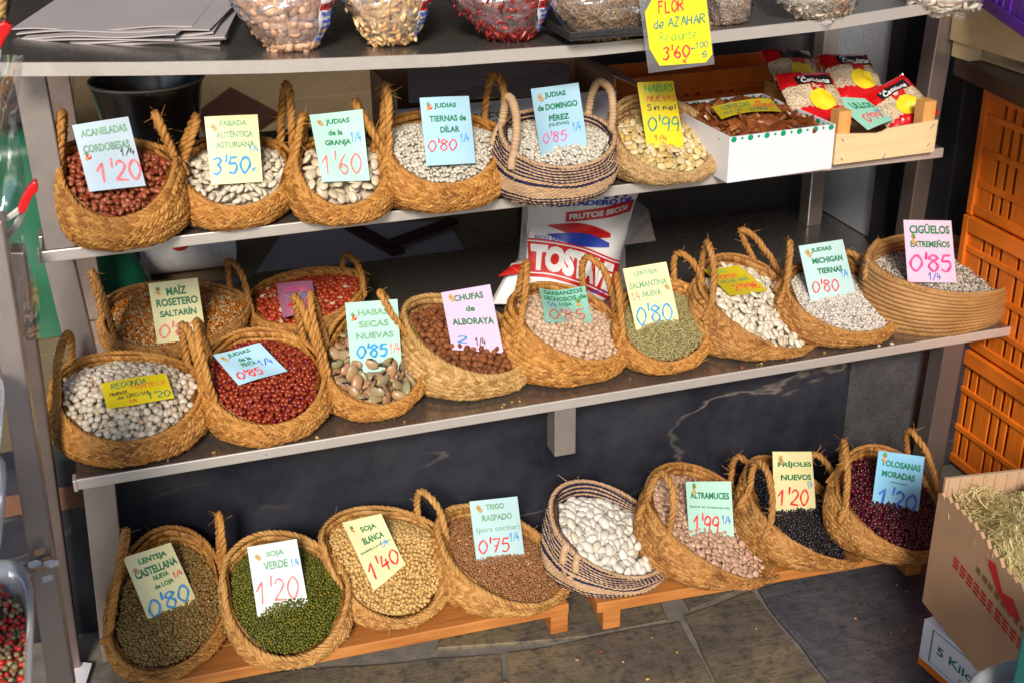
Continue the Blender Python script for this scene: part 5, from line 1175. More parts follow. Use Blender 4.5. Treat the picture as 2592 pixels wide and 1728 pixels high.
P = A+ex*g[:, :1]+ey*g[:, 1:2]+ez*hz[:, None]; Nn = np.tile([0, 0, 1.], (n, 1)); X, Yv, Z = frames(np.tile(ex, (n, 1)), np.tile(ey, (n, 1)), Nn, RNG.random(n)*6.28, RNG.normal(size=(n, 2))*.7)
v_, f_, t_, m_ = scatter_mesh(chunk, P, X, Yv, Z, .8+.5*RNG.random(n), RNG.random(n))
o = mk('pork_rind_heap', v_, f_, m_seed('pork_rind', [(0, (.11, .028, .007)), (.5, (.20, .055, .014)), (.85, (.32, .11, .03)), (1, (.09, .02, .006))], .35), None, True, {'tint': t_, 'mark': m_}); o.data.polygons.foreach_set('use_smooth', np.zeros(len(o.data.polygons), bool)); tag(o, 'heap of brown crisp pork rinds filling the white box', 'pork rinds', None, 'stuff')
zc = A[2]+H+.012
c, _ = card((1801, 274), (1950, 254), (1978, 281), (1826, 302), 0, 0, 'olive', 'yellow handwritten card CORTEZAS DE CERDO on the brown pork rinds', P=(atZ(1826, 302, zc), atZ(1978, 281, zc), atZ(1801, 274, zc+.004)), sink=0, sleeve=True,
     extra=[('CORTEZAS', (.10, .52, .58, .86), 'teal_ink', 1.2), ('de', (.68, .66, .78, .92), 'red_ink', 1.3), ('CERDO', (.60, .34, .96, .62), 'red_ink', 1.4), ('para freir', (.08, .14, .38, .42), 'teal_ink', .9)], price=("2'99", (.48, .06, .80, .36), 'teal_ink', 1.3))
# ---- wooden crate of packets
A, B = atZ(2110, 418, Z2+.001), atZ(2364, 385, Z2+.001); ex = unit(B-A); ey = np.cross([0, 0, 1.], ex); L = np.linalg.norm(B-A); H = atY(2116, 340, A[1])[2]-A[2]; Dp = .25
root = empty('veneer_crate', A+ex*L/2, 'small pale wooden crate with orange corner blocks holding red packets', 'wooden crate')
c = Card(A, A+ex*L, A+ez*H); pl = [(0, 0), (1, 0), (1.0, 1.06), (.50, .97), (.46, .90), (.40, .86), (0, 1)]
lo = [A+ex*L*u+ez*H*v for u, v in pl]; m = len(lo); V = lo+[p+ey*.004 for p in lo]; F = [tuple(range(m)), tuple(range(2*m-1, m-1, -1))]+[(i, m+i, m+(i+1) % m, (i+1) % m) for i in range(m)]
mk('front_board', V, F, M['crate_wood'], root, False)
fb(A, (0, .0042, .0), (.004, Dp, H*.95), 'side_board', 'crate_wood', root); fb(A, (L-.004, .0042, 0), (L, Dp, H*.95), 'side_board', 'crate_wood', root); fb(A, (.0042, Dp-.004, 0), (L-.0042, Dp, H), 'back_board', 'crate_wood', root); fb(A, (.0045, .0045, 0), (L-.0045, Dp-.0045, .004), 'base_board', 'crate_wood', root)
for xx, yy in ((.0045, .0045), (L-.0285, .0045), (.0045, Dp-.0285), (L-.0285, Dp-.0285)):
    fb(A, (xx, yy, .0045), (xx+.024, yy+.024, H+.036), 'corner_block', 'post_wood', root)
for u, v, du, dv in ((.05, .86, .02, -.12), (.06, .22, .02, -.10), (.50, .16, -.02, -.16), (.93, .80, .03, .14), (.92, .22, .02, .10)):
    P = c.pt(np.array([u, u+du]), np.array([v, v+dv]), .001); V, F = tube(P, .0007, 5); mk('staple', V, F, M['staple'], root)
# packets
def packet(cx, cy, yy, w, h, rot, label, lean=.5, text=True):
    """printed film pouch: puffed cushion; photo centre, depth, size, roll"""
    P = atY(cx, cy, yy); r = math.radians(rot); e1 = np.array([math.cos(r), 0, math.sin(r)]); e2 = np.array([-math.sin(r)*math.cos(lean), math.sin(lean), math.cos(r)*math.cos(lean)]); e1 = unit(e1); e2 = unit(e2-e1*(e1@e2)); n = unit(np.cross(e1, e2))
    root = empty('pasta_packet', P, label, 'packet', 'red packets in the veneer crate')
    def S(u, v, side=1, h_=0.0):
        u, v = np.broadcast_arrays(np.asarray(u, float), np.asarray(v, float)); a = np.clip(1-np.abs(2*u-1)**3.0, 0, 1)*np.clip(1-np.abs(2*v-1)**3.5, 0, 1)
        z = .017*a**.6+.0018*np.sin(u*13+v*7+cx)*a**.5+.0010*np.sin(v*23+u*5+cx)+.0008*np.sin(u*31-v*15+cx)
        return P+np.multiply.outer((u-.5)*w*(1-.05*a), e1)+np.multiply.outer((v-.5)*h, e2)+np.multiply.outer((z+h_)*side, n)
    def patch(u0, u1, v0, v1, mat, nm, side=1, h_=0.0, nu=20, nv=24, zig=0):
        U, Vv = np.meshgrid(np.linspace(u0, u1, nu), np.linspace(v0, v1, nv), indexing='ij')
        if zig: Vv = Vv+zig*np.where(np.arange(nu) % 2, 1, -1)[:, None]*((Vv-v0)/(v1-v0))
        Vt = S(U, Vv, side, h_).reshape(-1, 3); mk(nm, Vt, np.array([(i*nv+k, (i+1)*nv+k, (i+1)*nv+k+1, i*nv+k+1) for i in range(nu-1) for k in range(nv-1)]), M[mat], root)
    patch(0, 1, 0, 1, 'red_foil', 'film', -1); patch(0, 1, 0, 1, 'rice_grain', 'window'); patch(0, 1, .66, 1, 'red_foil', 'film', 1, .0006); patch(0, 1, 0, .24, 'red_foil', 'film', 1, .0006, zig=.02)
    patch(.22, .88, .66, .84, 'black_print', 'label', 1, .0018, 14, 5)
    if text:
        Vt, Ft, _ = font_mesh('Catalana', .03, .25); mk('lettering', S(.28+Vt[:, 0]*.55, .68+Vt[:, 1]*.10, 1, .0027), Ft, M['white_print'], root, False)
        Vt, Ft, _ = font_mesh('La', .02, .25); mk('lettering', S(.26+Vt[:, 0]*.12, .785+Vt[:, 1]*.045, 1, .0027), Ft, M['white_print'], root, False)
    a = np.arange(24)*2*np.pi/24; rr = np.linspace(0, 1, 5)[1:]; V = [S(.55, .36, 1, .0016)]+[S(.55+.24*q*math.cos(t), .36+.19*q*math.sin(t), 1, .0016) for q in rr for t in a]
    F = [(0, 1+j, 1+(j+1) % 24) for j in range(24)]+[(1+i*24+j, 1+(i+1)*24+j, 1+(i+1)*24+(j+1) % 24, 1+i*24+(j+1) % 24) for i in range(3) for j in range(24)]
    mk('yellow_disc', np.array(V).reshape(-1, 3), F, M['yellow_print'], root)
    U = [(.40, .66), (.70, .66), (.66, .52), (.55, .57), (.44, .52)]; mk('red_ribbon', np.array([S(u, v, 1, .0022) for u, v in U]), [tuple(range(5))], M['red_print'], root, False)
m, t, p = newmat('visible_pasta'); vv = t.nodes.new('ShaderNodeTexVoronoi'); vv.inputs['Scale'].default_value = 300; t.links.new(coords(t), vv.inputs['Vector'])
t.links.new(ramp(t, vv.outputs['Distance'], [(.2, (.74, .62, .46)), (.6, (.62, .48, .33)), (.9, (.40, .28, .18))]), p.inputs['Base Color']); p.inputs['Roughness'].default_value = .25; t.links.new(bump(t, vv.outputs['Distance'], .8, .003), p.inputs['Normal']); M['rice_grain'] = m
packet(2010, 182, .30, .10, .105, -6, 'red packet lying at the back left of the veneer crate', 1.0, False)
packet(2160, 200, .25, .105, .12, -5, 'red pasta packet with a black label standing at the back of the veneer crate', 1.0)
packet(2058, 250, .19, .11, .115, -3, 'red pasta packet with a black label nearest the pork rind box', .95)
packet(2277, 268, .16, .09, .105, 24, 'small red packet tilted at the right end of the veneer crate', 1.0)
card((2093, 247), (2189, 250), (2261, 304), (2197, 330), 0, 0, 'teal', 'pale teal card ending in ULLOS with red 0\'99, leaning in the veneer crate', P=(atY(2197, 330, .115), atY(2261, 304, .125), atY(2098, 247, .19)), sink=0,
     lines=[('ULLOS', (.30, .58, .96, .80))], price=("0'99", (.24, .14, .88, .44), 'red_ink', 1.5), frac=('1/4', (.80, .36, .98, .52), 'navy_ink'), em=(.22, .88, 'plant'))
# ---- printed bag at the back of the bottom shelf
Yb = .40
TLb, TRb, BRb, BLb = atY(1338, 492, Yb+.03), atY(1618, 478, Yb+.03), atY(1535, 790, Yb-.02), atY(1332, 790, Yb-.02)
root = empty('printed_bag', (BLb+BRb)/2, 'white printed TOSTADERO bag in red and blue standing at the back of the bottom shelf', 'plastic bag')
def SB(u, v, h=0.0):
    u, v = np.broadcast_arrays(np.asarray(u, float), np.asarray(v, float)); u_, v_ = u[..., None], v[..., None]
    q = (BLb*(1-u_)+BRb*u_)*(1-v_)+(TLb*(1-u_)+TRb*u_)*v_
    z = .035*np.sin(np.pi*np.clip(u, 0, 1))**.7+.004*np.sin(u*13+v*6)+.003*np.sin(v*17-u*9)
    return q+np.multiply.outer(z+h, np.array([0, -1., .15]))
def bpatch(f0, f1, u0, u1, mat, nm, h, nu=26, nv=5):
    U = np.linspace(u0, u1, nu); V = np.array([[SB(u, f0(u)+(f1(u)-f0(u))*k/(nv-1), h) for k in range(nv)] for u in U]).reshape(-1, 3)
    mk(nm, V, np.array([(i*nv+k, (i+1)*nv+k, (i+1)*nv+k+1, i*nv+k+1) for i in range(nu-1) for k in range(nv-1)]), M[mat], root)
bpatch(lambda u: 0, lambda u: 1, 0, 1, 'white_print', 'film', 0, 30, 30)
MB().hexa([BLb+[0, .004, 0], BRb+[0, .004, 0], BRb+[0, .06, 0], BLb+[0, .06, 0]], [TLb+[0, .004, 0], TRb+[0, .004, 0], TRb+[0, .03, 0], TLb+[0, .03, 0]]).put('film_back', M['white_print'], root)
wv = lambda u, o: o-.13*u+.055*math.sin(u*3.6+.6)
bpatch(lambda u: wv(u, .28), lambda u: wv(u, .60), 0, 1, 'red_print', 'red_band', .0012)
bpatch(lambda u: wv(u, .575), lambda u: wv(u, .585), 0, 1, 'white_print', 'white_line', .002, nv=2); bpatch(lambda u: wv(u, .31), lambda u: wv(u, .32), 0, 1, 'white_print', 'white_line', .002, nv=2)
bpatch(lambda u: .80-.02*math.sin(u*5), lambda u: .89-.03*math.sin(u*5), .30, .97, 'red_print', 'red_band', .0012)
def btext(txt, u0, u1, f, hgt, mat, h, bold=.05):
    V, F, _ = font_mesh(txt, bold); u = u0+V[:, 0]*(u1-u0); v = np.array([f(a) for a in u])+V[:, 1]*hgt; mk('lettering', SB(u, v, h), F, M[mat], root, False)
btext('TOSTAVE', .02, .90, lambda u: wv(u, .335), .225, 'white_print', .003, .07)
btext('TOSTADERO DE', .12, .93, lambda u: .905, .045, 'blue_print', .002); btext('FRUTOS SECOS', .33, .90, lambda u: .822-.025*math.sin(u*5), .045, 'white_print', .003)
for k_, (mt_, o_) in enumerate((('red_print', .0), ('blue_print', -.075))):
    bpatch(lambda u, o_=o_: .74+o_-.14*(u-.2)-.05*math.sin((u-.15)*4.2), lambda u, o_=o_: .745+o_-.14*(u-.2)+.055*math.sin(max(0, (u-.15)/.62)*math.pi), .15, .77, mt_, 'swoosh', .0012+.0007*k_)
btext('RICO SABOR', .06, .34, lambda u: .635-.05*u, .03, 'blue_print', .002, .02)
for i, w in enumerate(('FRUTOS SECOS FRITOS', 'Almendras', 'Avellanas', 'Cacahuetes')): btext(w, .20, .20+.035*len(w), lambda u, i=i: .215-.055*i-.05*u, .03, 'blue_print', .002, .03)
for i in range(6):
    for j in range(2):
        if (i+j) % 2 == 0: bpatch(lambda u, j=j: .955+.022*j, lambda u, j=j: .975+.022*j, .62+i*.05, .665+i*.05, 'blue_print', 'blue_check', .002, 3, 3)
for q, nm in (([(1290, 760), (1345, 700), (1360, 510), (1335, 520)], 'clear_skirt'), ([(1530, 760), (1585, 740), (1582, 600), (1600, 500)], 'clear_skirt'), ([(1582, 620), (1660, 610), (1640, 530), (1600, 500)], 'clear_skirt')):
    P = [atY(x_, y_, Yb-.012+.02*i) for i, (x_, y_) in enumerate(q)]; MB().add(P, [(0, 1, 2, 3)]).put(nm, M['milky_plastic'], root)
P = [atY(1248, 770, Yb-.03), atY(1322, 770, Yb-.045), atY(1334, 668, Yb-.03), atY(1300, 672, Yb-.02)]; MB().hexa([p+np.array([0, .012, 0]) for p in P], P).put('folded_corner', M['white_print'], root)
P = [atY(1262, 700, Yb-.04), atY(1330, 690, Yb-.052), atY(1334, 668, Yb-.04), atY(1300, 672, Yb-.03)]; MB().hexa([p+np.array([0, .004, 0]) for p in P], P).put('red_band', M['red_print'], root)
# ---- things on the shop floor beyond the shelf
zs = .4425
a, b = atZ(415, 716, zs), atZ(640, 700, zs); cxm = (a+b)/2; ax_ = unit(b-a); rl = .075
root = empty('white_bucket', cxm, 'white plastic bucket lying on its side with a red logo and sideways words', 'bucket')
Lb = .20; o_ = atZ(500, 705, zs)+np.array([-.02, .05, rl+.001]); dr = unit(np.array([1, .12, 0])); up = np.array([0, 0, 1.]); sd_ = np.cross(dr, up)
def cyl(t, th, r=1.0): return o_+np.multiply.outer((np.asarray(t)-.5)*Lb, dr)+np.multiply.outer(np.cos(th)*rl*r, up)+np.multiply.outer(np.sin(th)*rl*r, sd_)
TH, TT = np.meshgrid(np.arange(40)*2*np.pi/40, np.linspace(0, 1, 8), indexing='ij'); V = cyl(TT, TH, 1-.10*(1-TT[..., None])).reshape(-1, 3) if False else (o_+((TT-.5)*Lb)[..., None]*dr+(np.cos(TH)*rl*(.86+.14*TT))[..., None]*up+(np.sin(TH)*rl*(.86+.14*TT))[..., None]*sd_).reshape(-1, 3)
F = [(i*8+k, ((i+1) % 40)*8+k, ((i+1) % 40)*8+k+1, i*8+k+1) for i in range(40) for k in range(7)]+[tuple(i*8 for i in range(40))]
M['bucket_white'] = m_plain('greyish_white_plastic', (.80, .80, .83), .35, bmp=0)
mk('bucket_body', V, F, M['bucket_white'], root)
def cy(t, th, h): rr = rl*(.86+.14*t)+h; return o_+((t-.5)*Lb)[..., None]*dr+(np.cos(th)*rr)[..., None]*up+(np.sin(th)*rr)[..., None]*sd_
thf = .85
a = np.linspace(0, 2*np.pi, 20, endpoint=False); V = cy(.42+.14*np.cos(a), thf+.55*np.sin(a)+.2, .0006); mk('red_logo', V, [tuple(range(20))], M['red_print'], root, False)
for w, t0 in (('ela ca', .60), ('o mo', .72), ('embre', .84)):
    V, F, _ = font_mesh(w, .03); mk('lettering', cy(t0+V[:, 1]*.09, thf-.35+V[:, 0]*.9, .001), F, M['black_print'], root, False)
q = [(255, 640), (325, 640), (335, 705), (262, 712)]; P = atZ(295, 705, zs); MB().box((P[0]-.055, P[1], zs), (P[0]+.05, P[1]+.2, zs+.13)).put('red_box', m_plain('dark_red_box', (.25, .01, .015), .5), None, False, .004); tag(bpy.data.objects['red_box'], 'dark red box standing on the shop floor behind the left post', 'box')
root = empty('wooden_frame', atZ(1000, 620, zs), 'dark wooden frame lying on pale paper on the shop floor', 'frame')
def strip(p, q, w, mat, nm, z=0.0, th=.012):
    a, b = atZ(*p, zs), atZ(*q, zs); e = unit(b-a); s = np.cross([0, 0, 1.], e)*w/2; u = np.array([0, 0, z]); k = np.array([0, 0, z+th]); MB().hexa([a-s+u, b-s+u, b+s+u, a+s+u], [a-s+k, b-s+k, b+s+k, a+s+k]).put(nm, M[mat], root, bev=.002)
strip((870, 570), (1010, 650), .035, 'darkwood', 'frame_bar', .003); strip((990, 640), (1150, 580), .03, 'darkwood', 'frame_bar', .0155)
P = [atZ(*p, zs) for p in ((650, 690), (1010, 655), (1180, 640), (1130, 560), (720, 585))]
MB().add([p+np.array([0, 0, .0005]) for p in P]+[p+np.array([0, 0, .0025]) for p in P], [tuple(range(5, 10)), (0, 1, 6, 5), (1, 2, 7, 6), (2, 3, 8, 7), (3, 4, 9, 8), (4, 0, 5, 9)]).put('pale_sheet', M['paper'], root)
P = [atZ(*p, zs) for p in ((500, 300), (585, 235), (705, 300), (640, 345), (520, 350))]; q = [p+np.array([0, 0, .02]) for p in P]
o = MB().add(P+q, [tuple(range(5, 10)), (0, 1, 6, 5), (1, 2, 7, 6), (2, 3, 8, 7), (3, 4, 9, 8), (4, 0, 5, 9)]).put('dark_mat', M['darkwood']); tag(o, 'dark brown folded mat lying on the beige shop floor', 'mat')
tag(MB().box((-.75, .95, .443), (-.055, .97, 1.5)).put('dark_backdrop', M['blackwall']), 'dark panel added as a plain curtain in the gap left of the shelf unit', 'backdrop')  # plain dark panel, added only to keep this gap black
# green sack at far left
M['green_cloth'] = m_plain('dark_green_plastic_sack', (.008, .11, .055), .4, nz=.3, nscale=8, bmp=.5)
o_ = atY(190, 780, .78); V = []; F = []
for i in range(14):
    t = i/13
    for j in range(24):
        th = 2*np.pi*j/24; r = (.17-.06*t)*(1+.06*math.sin(th*5+i)); V.append((o_[0]-.01+r*math.cos(th)-.03*t, .80+r*.7*math.sin(th), .443+.38*t))
F = [(i*24+j, i*24+(j+1) % 24, (i+1)*24+(j+1) % 24, (i+1)*24+j) for i in range(13) for j in range(24)]+[tuple(13*24+j for j in range(24))]
o = mk('green_sack', V, F, M['green_cloth']); tag(o, 'dark green sack standing behind the left posts', 'sack')
# ---- left neighbour rack, nearer to the camera
root = empty('left_rack', atY(150, 1700, -.30), 'brushed steel rack post at the left edge with two thin rods', 'shelf rack')
Yr = -.30
def pq(x_, y_): return atY(x_, y_, Yr)
B0, B1, T0, T1 = pq(126, 1770), pq(193, 1770), pq(-55, 560), pq(6, 560)
dy = np.array([0, .04, 0]); MB().hexa([B0, B1, B1+dy, B0+dy], [T0, T1, T1+dy, T0+dy]).put('post', M['post'], root, bev=.002)
B0, B1, T0, T1 = atY(150, 1650, .0), atY(200, 1650, .0), atY(25, 640, .0), atY(62, 640, .0)
B0, B1 = B0+(B0-T0)*.12, B1+(B1-T1)*.12
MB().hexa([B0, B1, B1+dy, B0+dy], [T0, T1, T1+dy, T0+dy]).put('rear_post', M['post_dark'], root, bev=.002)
for (a, b, r) in (((-30, 1326), (54, 1308), .0038), ((-30, 1462), (98, 1432), .0055)):
    V, F = tube([atY(*a, Yr-.02), atY(*b, Yr-.004)], r, 10); mk('rod', V, F, M['post'], root)
P = atY(95, 1436, Yr-.012); rr_ = []
for k in range(9):
    d = RNG.normal(size=3)*.006; MB().hexa([P+d+[0, 0, 0], P+d+[.012, 0, .002], P+d+[.012, .002, .004], P+d+[0, .002, .003]], [P+d+[0, -.001, .008], P+d+[.013, -.001, .009], P+d+[.01, .0, .01], P+d+[.002, .0, .009]]).put('torn_tape', M['brown_card' if k % 2 else 'white_card'], root)
def tub(label, px, Yn, depth, h, mat='bin_plastic', flare=.012):
    """rounded open tub: photo x range at its rim height y"""
    a, b = atY(px[0], px[2], Yn+depth), atY(px[1], px[2], Yn+depth); cx_, w = (a[0]+b[0])/2, (b[0]-a[0])/2; z1 = a[2]; root = empty('plastic_tub', (cx_, Yn+depth/2, z1-h), label, 'plastic tub', 'translucent plastic tubs')
    V = []; F = []; n = 40
    prof = [(-flare, 0), (-flare*.5, h*.5), (0, h*.9), (.004, h*.93), (.008, h), (.004, h+.001), (-.002, h*.93), (-flare*.5-.003, h*.5), (-flare-.003, .004)]
    for o2, z in prof:
        for j in range(n):
            th = 2*np.pi*j/n; c_, s_ = math.cos(th), math.sin(th); V.append((cx_+(w+o2)*np.sign(c_)*abs(c_)**.45, Yn+depth/2+(depth/2+o2)*np.sign(s_)*abs(s_)**.45, z1-h+z))
    F = [(i*n+j, i*n+(j+1) % n, (i+1)*n+(j+1) % n, (i+1)*n+j) for i in range(len(prof)-1) for j in range(n)]
    mk('tub_wall', V, F, M[mat], root); return (cx_, Yn+depth/2, z1, w, depth/2)
cx_, cy_, z1, w_, d_ = tub('translucent tub of mixed peppercorns at the lower left', (-260, 88, 1466), -.80, .46, .11)
g = hexgrid(.0064, w_*.93, d_*.93); n = len(g)*2; g2 = np.vstack([g, hexgrid(.0064, w_*.93, d_*.93, 1)]) if False else np.vstack([g, g*.99+.01]); n = len(g2)
P = np.stack([cx_+g2[:, 0]*w_*.93*1.12, cy_+g2[:, 1]*d_*.93*1.1, z1-.022+.004*RNG.normal(size=n)*.5-np.r_[np.zeros(len(g)), np.full(n-len(g), .004)]], 1); P[:, 0] = np.clip(P[:, 0], cx_-w_*.94, cx_+w_*.94)
X, Yv, Z = frames(np.tile([1., 0, 0], (n, 1)), np.tile([0, 1., 0], (n, 1)), np.tile([0, 0, 1.], (n, 1)), RNG.random(n)*6.28, RNG.normal(size=(n, 2))*.5)
v_, f_, t_, m_ = scatter_mesh(tm(3, .0066, .0064, .0062, nu=6, nv=4, wr=.15), P, X, Yv, Z, .8+.5*RNG.random(n), RNG.random(n))
v2 = MB().box((cx_-w_*.8, cy_-d_*.85, z1-.09), (cx_+w_*.85, cy_+d_*.85, z1-.028))
o = mk('peppercorn_heap', np.vstack([v_, v2.V]), list(map(tuple, f_))+[tuple(i+len(v_) for i in f) for f in v2.F], m_seed('peppercorns', [(0, (.45, .01, .01)), (.30, (.55, .03, .02)), (.32, (.30, .20, .09)), (.6, (.16, .11, .06)), (.8, (.38, .32, .16)), (1, (.05, .03, .02))], .4), None, True)
at = o.data.attributes.new('tint', 'FLOAT', 'POINT'); at.data.foreach_set('value', np.r_[t_, np.full(8, .97)].astype(np.float32)); tag(o, 'mixed red green and black peppercorns in the lower left tub', 'peppercorns', None, 'stuff')
tub('translucent bluish tub in the middle of the left rack', (-250, 14, 1180), -.58, .25, .12, flare=.02)
tub('translucent bluish tub higher on the left rack', (-250, 10, 975), -.58, .25, .09, flare=.02)
# clear bag and scoop clamps
V = []; F = []
edge = [(140, 60), (210, 52), (300, 40), (420, 60), (520, 72), (600, 58), (680, 80), (740, 98), (800, 102), (862, 100)]
for i, (y_, xr) in enumerate(edge):
    for j in range(13):
        u = j/12; x_ = -130+(xr+130)*u; V.append(atY(x_, y_, -.24+.035*math.sin(u*7+i*.8)+.02*math.sin(i*1.7+u*3)))
F = [(i*13+j, (i+1)*13+j, (i+1)*13+j+1, i*13+j+1) for i in range(len(edge)-1) for j in range(12)]
M['shiny_film'] = m_clear('shiny_clear_film', (.90, .93, .97), .16, .5, 9)
o = mk('clear_bag_sheet', V, F, M['shiny_film']); tag(o, 'shiny clear plastic bag hanging at the left edge of the rack', 'plastic bag')
def clamp(pts_red, jaws, pin, Yn, label):
    root = empty('scoop_clamp', atY(*pts_red[0], Yn), label, 'clamp', 'clamps with red grips')
    def pris(p, th, mat, nm, d=0.0):
        A_ = [atY(x_, y_, Yn+d) for x_, y_ in p]; m = len(A_); V = A_+[a_+np.array([0, th, 0]) for a_ in A_]
        o = mk(nm, V, [tuple(range(m))[::-1], tuple(range(m, 2*m))]+[(i, (i+1) % m, m+(i+1) % m, m+i) for i in range(m)], M[mat], root, False); bevel(o, .002, 3, 25)
    pris(pts_red, .014, 'red_plastic', 'red_grip')
    for k, j in enumerate(jaws): pris(j, .003, 'shelf_edge', 'steel_jaw', .004+.006*k)
    if pin:
        V, F = tube([atY(*pin, Yn-.004), atY(*pin, Yn+.02)], .0045, 14); mk('pivot', V, F, M['post'], root)
        q = np.linspace(0, 6*np.pi*2, 90); c0 = atY(pin[0]+2, pin[1]-24, Yn+.006); V, F = tube(np.stack([c0[0]+.006*np.cos(q), Yn+.004+q*.0004, c0[2]+.006*np.sin(q)], 1), .0009, 5); mk('spring', V, F, M['post'], root)
clamp([(84, 461), (93, 460), (97, 468), (96, 486), (82, 498), (72, 522), (60, 541), (49, 543), (45, 524), (56, 500), (70, 476)],
      [[(46, 524), (50, 543), (20, 562), (-40, 580), (-40, 568), (10, 552)], [(60, 541), (54, 566), (40, 590), (22, 606), (6, 622), (-30, 640), (-30, 600), (0, 588), (28, 574), (44, 546)]], (4, 578), -.27, 'steel clamp with a bright red grip on the hanging bag')
clamp([(-6, 62), (10, 56), (22, 60), (32, 68), (28, 80), (14, 100), (4, 122), (-12, 130)], [[(-12, 130), (4, 122), (2, 150), (-30, 170)]], None, -.27, 'red grip of a second clamp at the upper left edge')
P = atY(-3, 60, -.2)
V, F, fb_, tn = rope([atY(0, -40, -.18), atY(4, 0, -.18), atY(2, 45, -.18)], .006); mk('rope_end', V, F, M['straw_pale'], None, True, {'fib': fb_, 'tint': tn}); tag(bpy.data.objects['rope_end'], 'frayed pale rope hanging at the top left corner', 'rope')
P = [atZ(x_, y_, ZF+.004) for x_, y_ in ((186, 1672), (233, 1678), (212, 1745), (188, 1745))]; o = MB().hexa(P, [p+np.array([0, 0, .0006]) for p in P]).put('paper_scrap', M['white_card']); tag(o, 'white paper scrap on the ground beside the left rack post', 'paper')
# ---- cartons at the right front
A = atZ(2322, 1676, ZF+.004)
e1 = unit(np.array([.10, -1., 0])); e2 = np.cross([0, 0, 1.], e1)    # toward the camera, and to the right
Hc = atY(2333, 1566, A[1])[2]-A[2]
root = empty('white_carton', A+e1*.17+e2*.1, 'white printed carton reading 5 Kilos under the torn brown box', 'cardboard box')
MB().frame(A, e1, e2, ez, (0, 0, 0), (.36, .27, Hc)).put('carton_body', M['white_card'], root, bev=.0015)
c = Card(A, A+e1*.36, A+ez*Hc); c.n = -e2
c.poly([(0.003, .01), (.997, .01), (.997, .16), (.003, .16)], M['orange_plastic'], root, 'orange_stripe', .0006)
for q in ([(.06, .24), (.94, .24), (.94, .25), (.06, .25)], [(.06, .93), (.94, .93), (.94, .945), (.06, .945)], [(.06, .25), (.067, .25), (.067, .93), (.06, .93)]): c.poly(q, M['green_ink'], root, 'green_line', .0006)
c.text('5 Kilos de Vino', (.10, .52, .66, .70), M['green_ink'], root, bold=.02); c.text('CATEGORIA', (.24, .32, .44, .42), M['green_ink'], root, bold=0); c.text('CONTIENE', (.34, .80, .56, .88), M['green_ink'], root, bold=0)
c2 = Card(A+ez*Hc, A+ez*Hc+e1*.36, A+ez*Hc+e2*.27); c2.n = ez; c2.poly([(.30, .06), (.52, .06), (.52, .12), (.30, .12)], M['brown_card'], root, 'hand_hole', .0006)
zb = A[2]+Hc+.0015; A = atZ(2334, 1521, zb); zt = atY(2384, 1250, A[1])[2]
e1 = unit(np.array([-.13, -1., 0])); e2 = np.cross([0, 0, 1.], e1); Lb, Wb, Hb = .42, .34, zt-zb
root = empty('torn_carton', A+e1*Lb/2+e2*Wb/2, 'torn open brown corrugated box of yellow dried fibre at the right front', 'cardboard box')
def wall(P0, P1, name, inner=1):
    n = 46; V = []; d = unit(P1-P0); nn = np.cross([0, 0, 1.], d)*.005*inner
    prof = Hb+.008*np.sin(np.linspace(0, 9, n+1))+.004*RNG.random(n+1)+ (.006*(np.arange(n+1) % 2))
    for s in (0, 1):
        for k in range(n+1): V.append(P0+(P1-P0)*k/n+nn*s)
    for s in (0, 1):
        for k in range(n+1): V.append(P0+(P1-P0)*k/n+nn*s+ez*prof[k])
    m = n+1; F = []
    for k in range(n): F += [(k, k+1, 2*m+k+1, 2*m+k), (m+k+1, m+k, 3*m+k, 3*m+k+1), (2*m+k, 2*m+k+1, 3*m+k+1, 3*m+k)]
    F += [(0, 2*m, 3*m, m), (n, m+n, 3*m+n, 2*m+n)]
    mk(name, V, F, M['brown_card'], root, False)
C00, C10, C11, C01 = A, A+e1*Lb, A+e1*Lb+e2*Wb, A+e2*Wb
wall(C00, C10, 'side_wall'); wall(C01+e1*.0055, C00+e1*.0055+e2*.0055, 'back_wall', -1) if False else None
wall(C00+e2*.0055, C01-e2*.0055, 'back_wall', 1) if False else None
MB().frame(A, e1, e2, ez, (0, .0056, 0), (.005, Wb-.0056, Hb+.030)).put('back_wall', M['pale_card'], root)
MB().frame(A, e1, e2, ez, (0, Wb-.005, 0), (Lb, Wb, Hb+.01)).put('side_wall', M['brown_card'], root); MB().frame(A, e1, e2, ez, (Lb-.005, .0056, 0), (Lb, Wb-.0056, Hb)).put('front_wall', M['brown_card'], root)
MB().frame(A, e1, e2, ez, (.006, .006, 0), (Lb-.006, Wb-.006, .004)).put('bottom', M['brown_card'], root)
for k in range(17): MB().frame(A, e1, e2, ez, (.0052, .010+k*.019, Hb*.55), (.0066, .013+k*.019, Hb+.028)).put('corrugation', M['brown_card'], root)
c = Card(A, A+e1*Lb, A+ez*Hb); c.n = -e2
def dash_line(u0, v0, u1, v1, n, hgt, mat):
    for k in range(n):
        a_, b_ = k/n, (k+.55+.3*RNG.random())/n; U = [u0+(u1-u0)*a_, u0+(u1-u0)*b_]; V_ = [v0+(v1-v0)*a_, v0+(v1-v0)*b_]
        c.poly([(U[0], V_[0]), (U[1], V_[1]), (U[1], V_[1]+hgt), (U[0], V_[0]+hgt)], M[mat], root, 'red_print', .0006)
for dv in (0, .035, .07): dash_line(.16, .58+dv, .86, .50+dv, 15, .022, 'red_print')
dash_line(.30, .74, .66, .66, 9, .05, 'em_brown'); c.poly([(.34, .93), (.40, .95), (.46, .80), (.52, .84), (.58, .74), (.52, .70), (.44, .76)], M['red_print'], root, 'red_mark', .0008)
zz = [(.68, .93), (.66, .87), (.74, .85), (.75, .77), (.81, .82), (.85, .74), (.90, .80), (.96, .74), (.98, .82)]
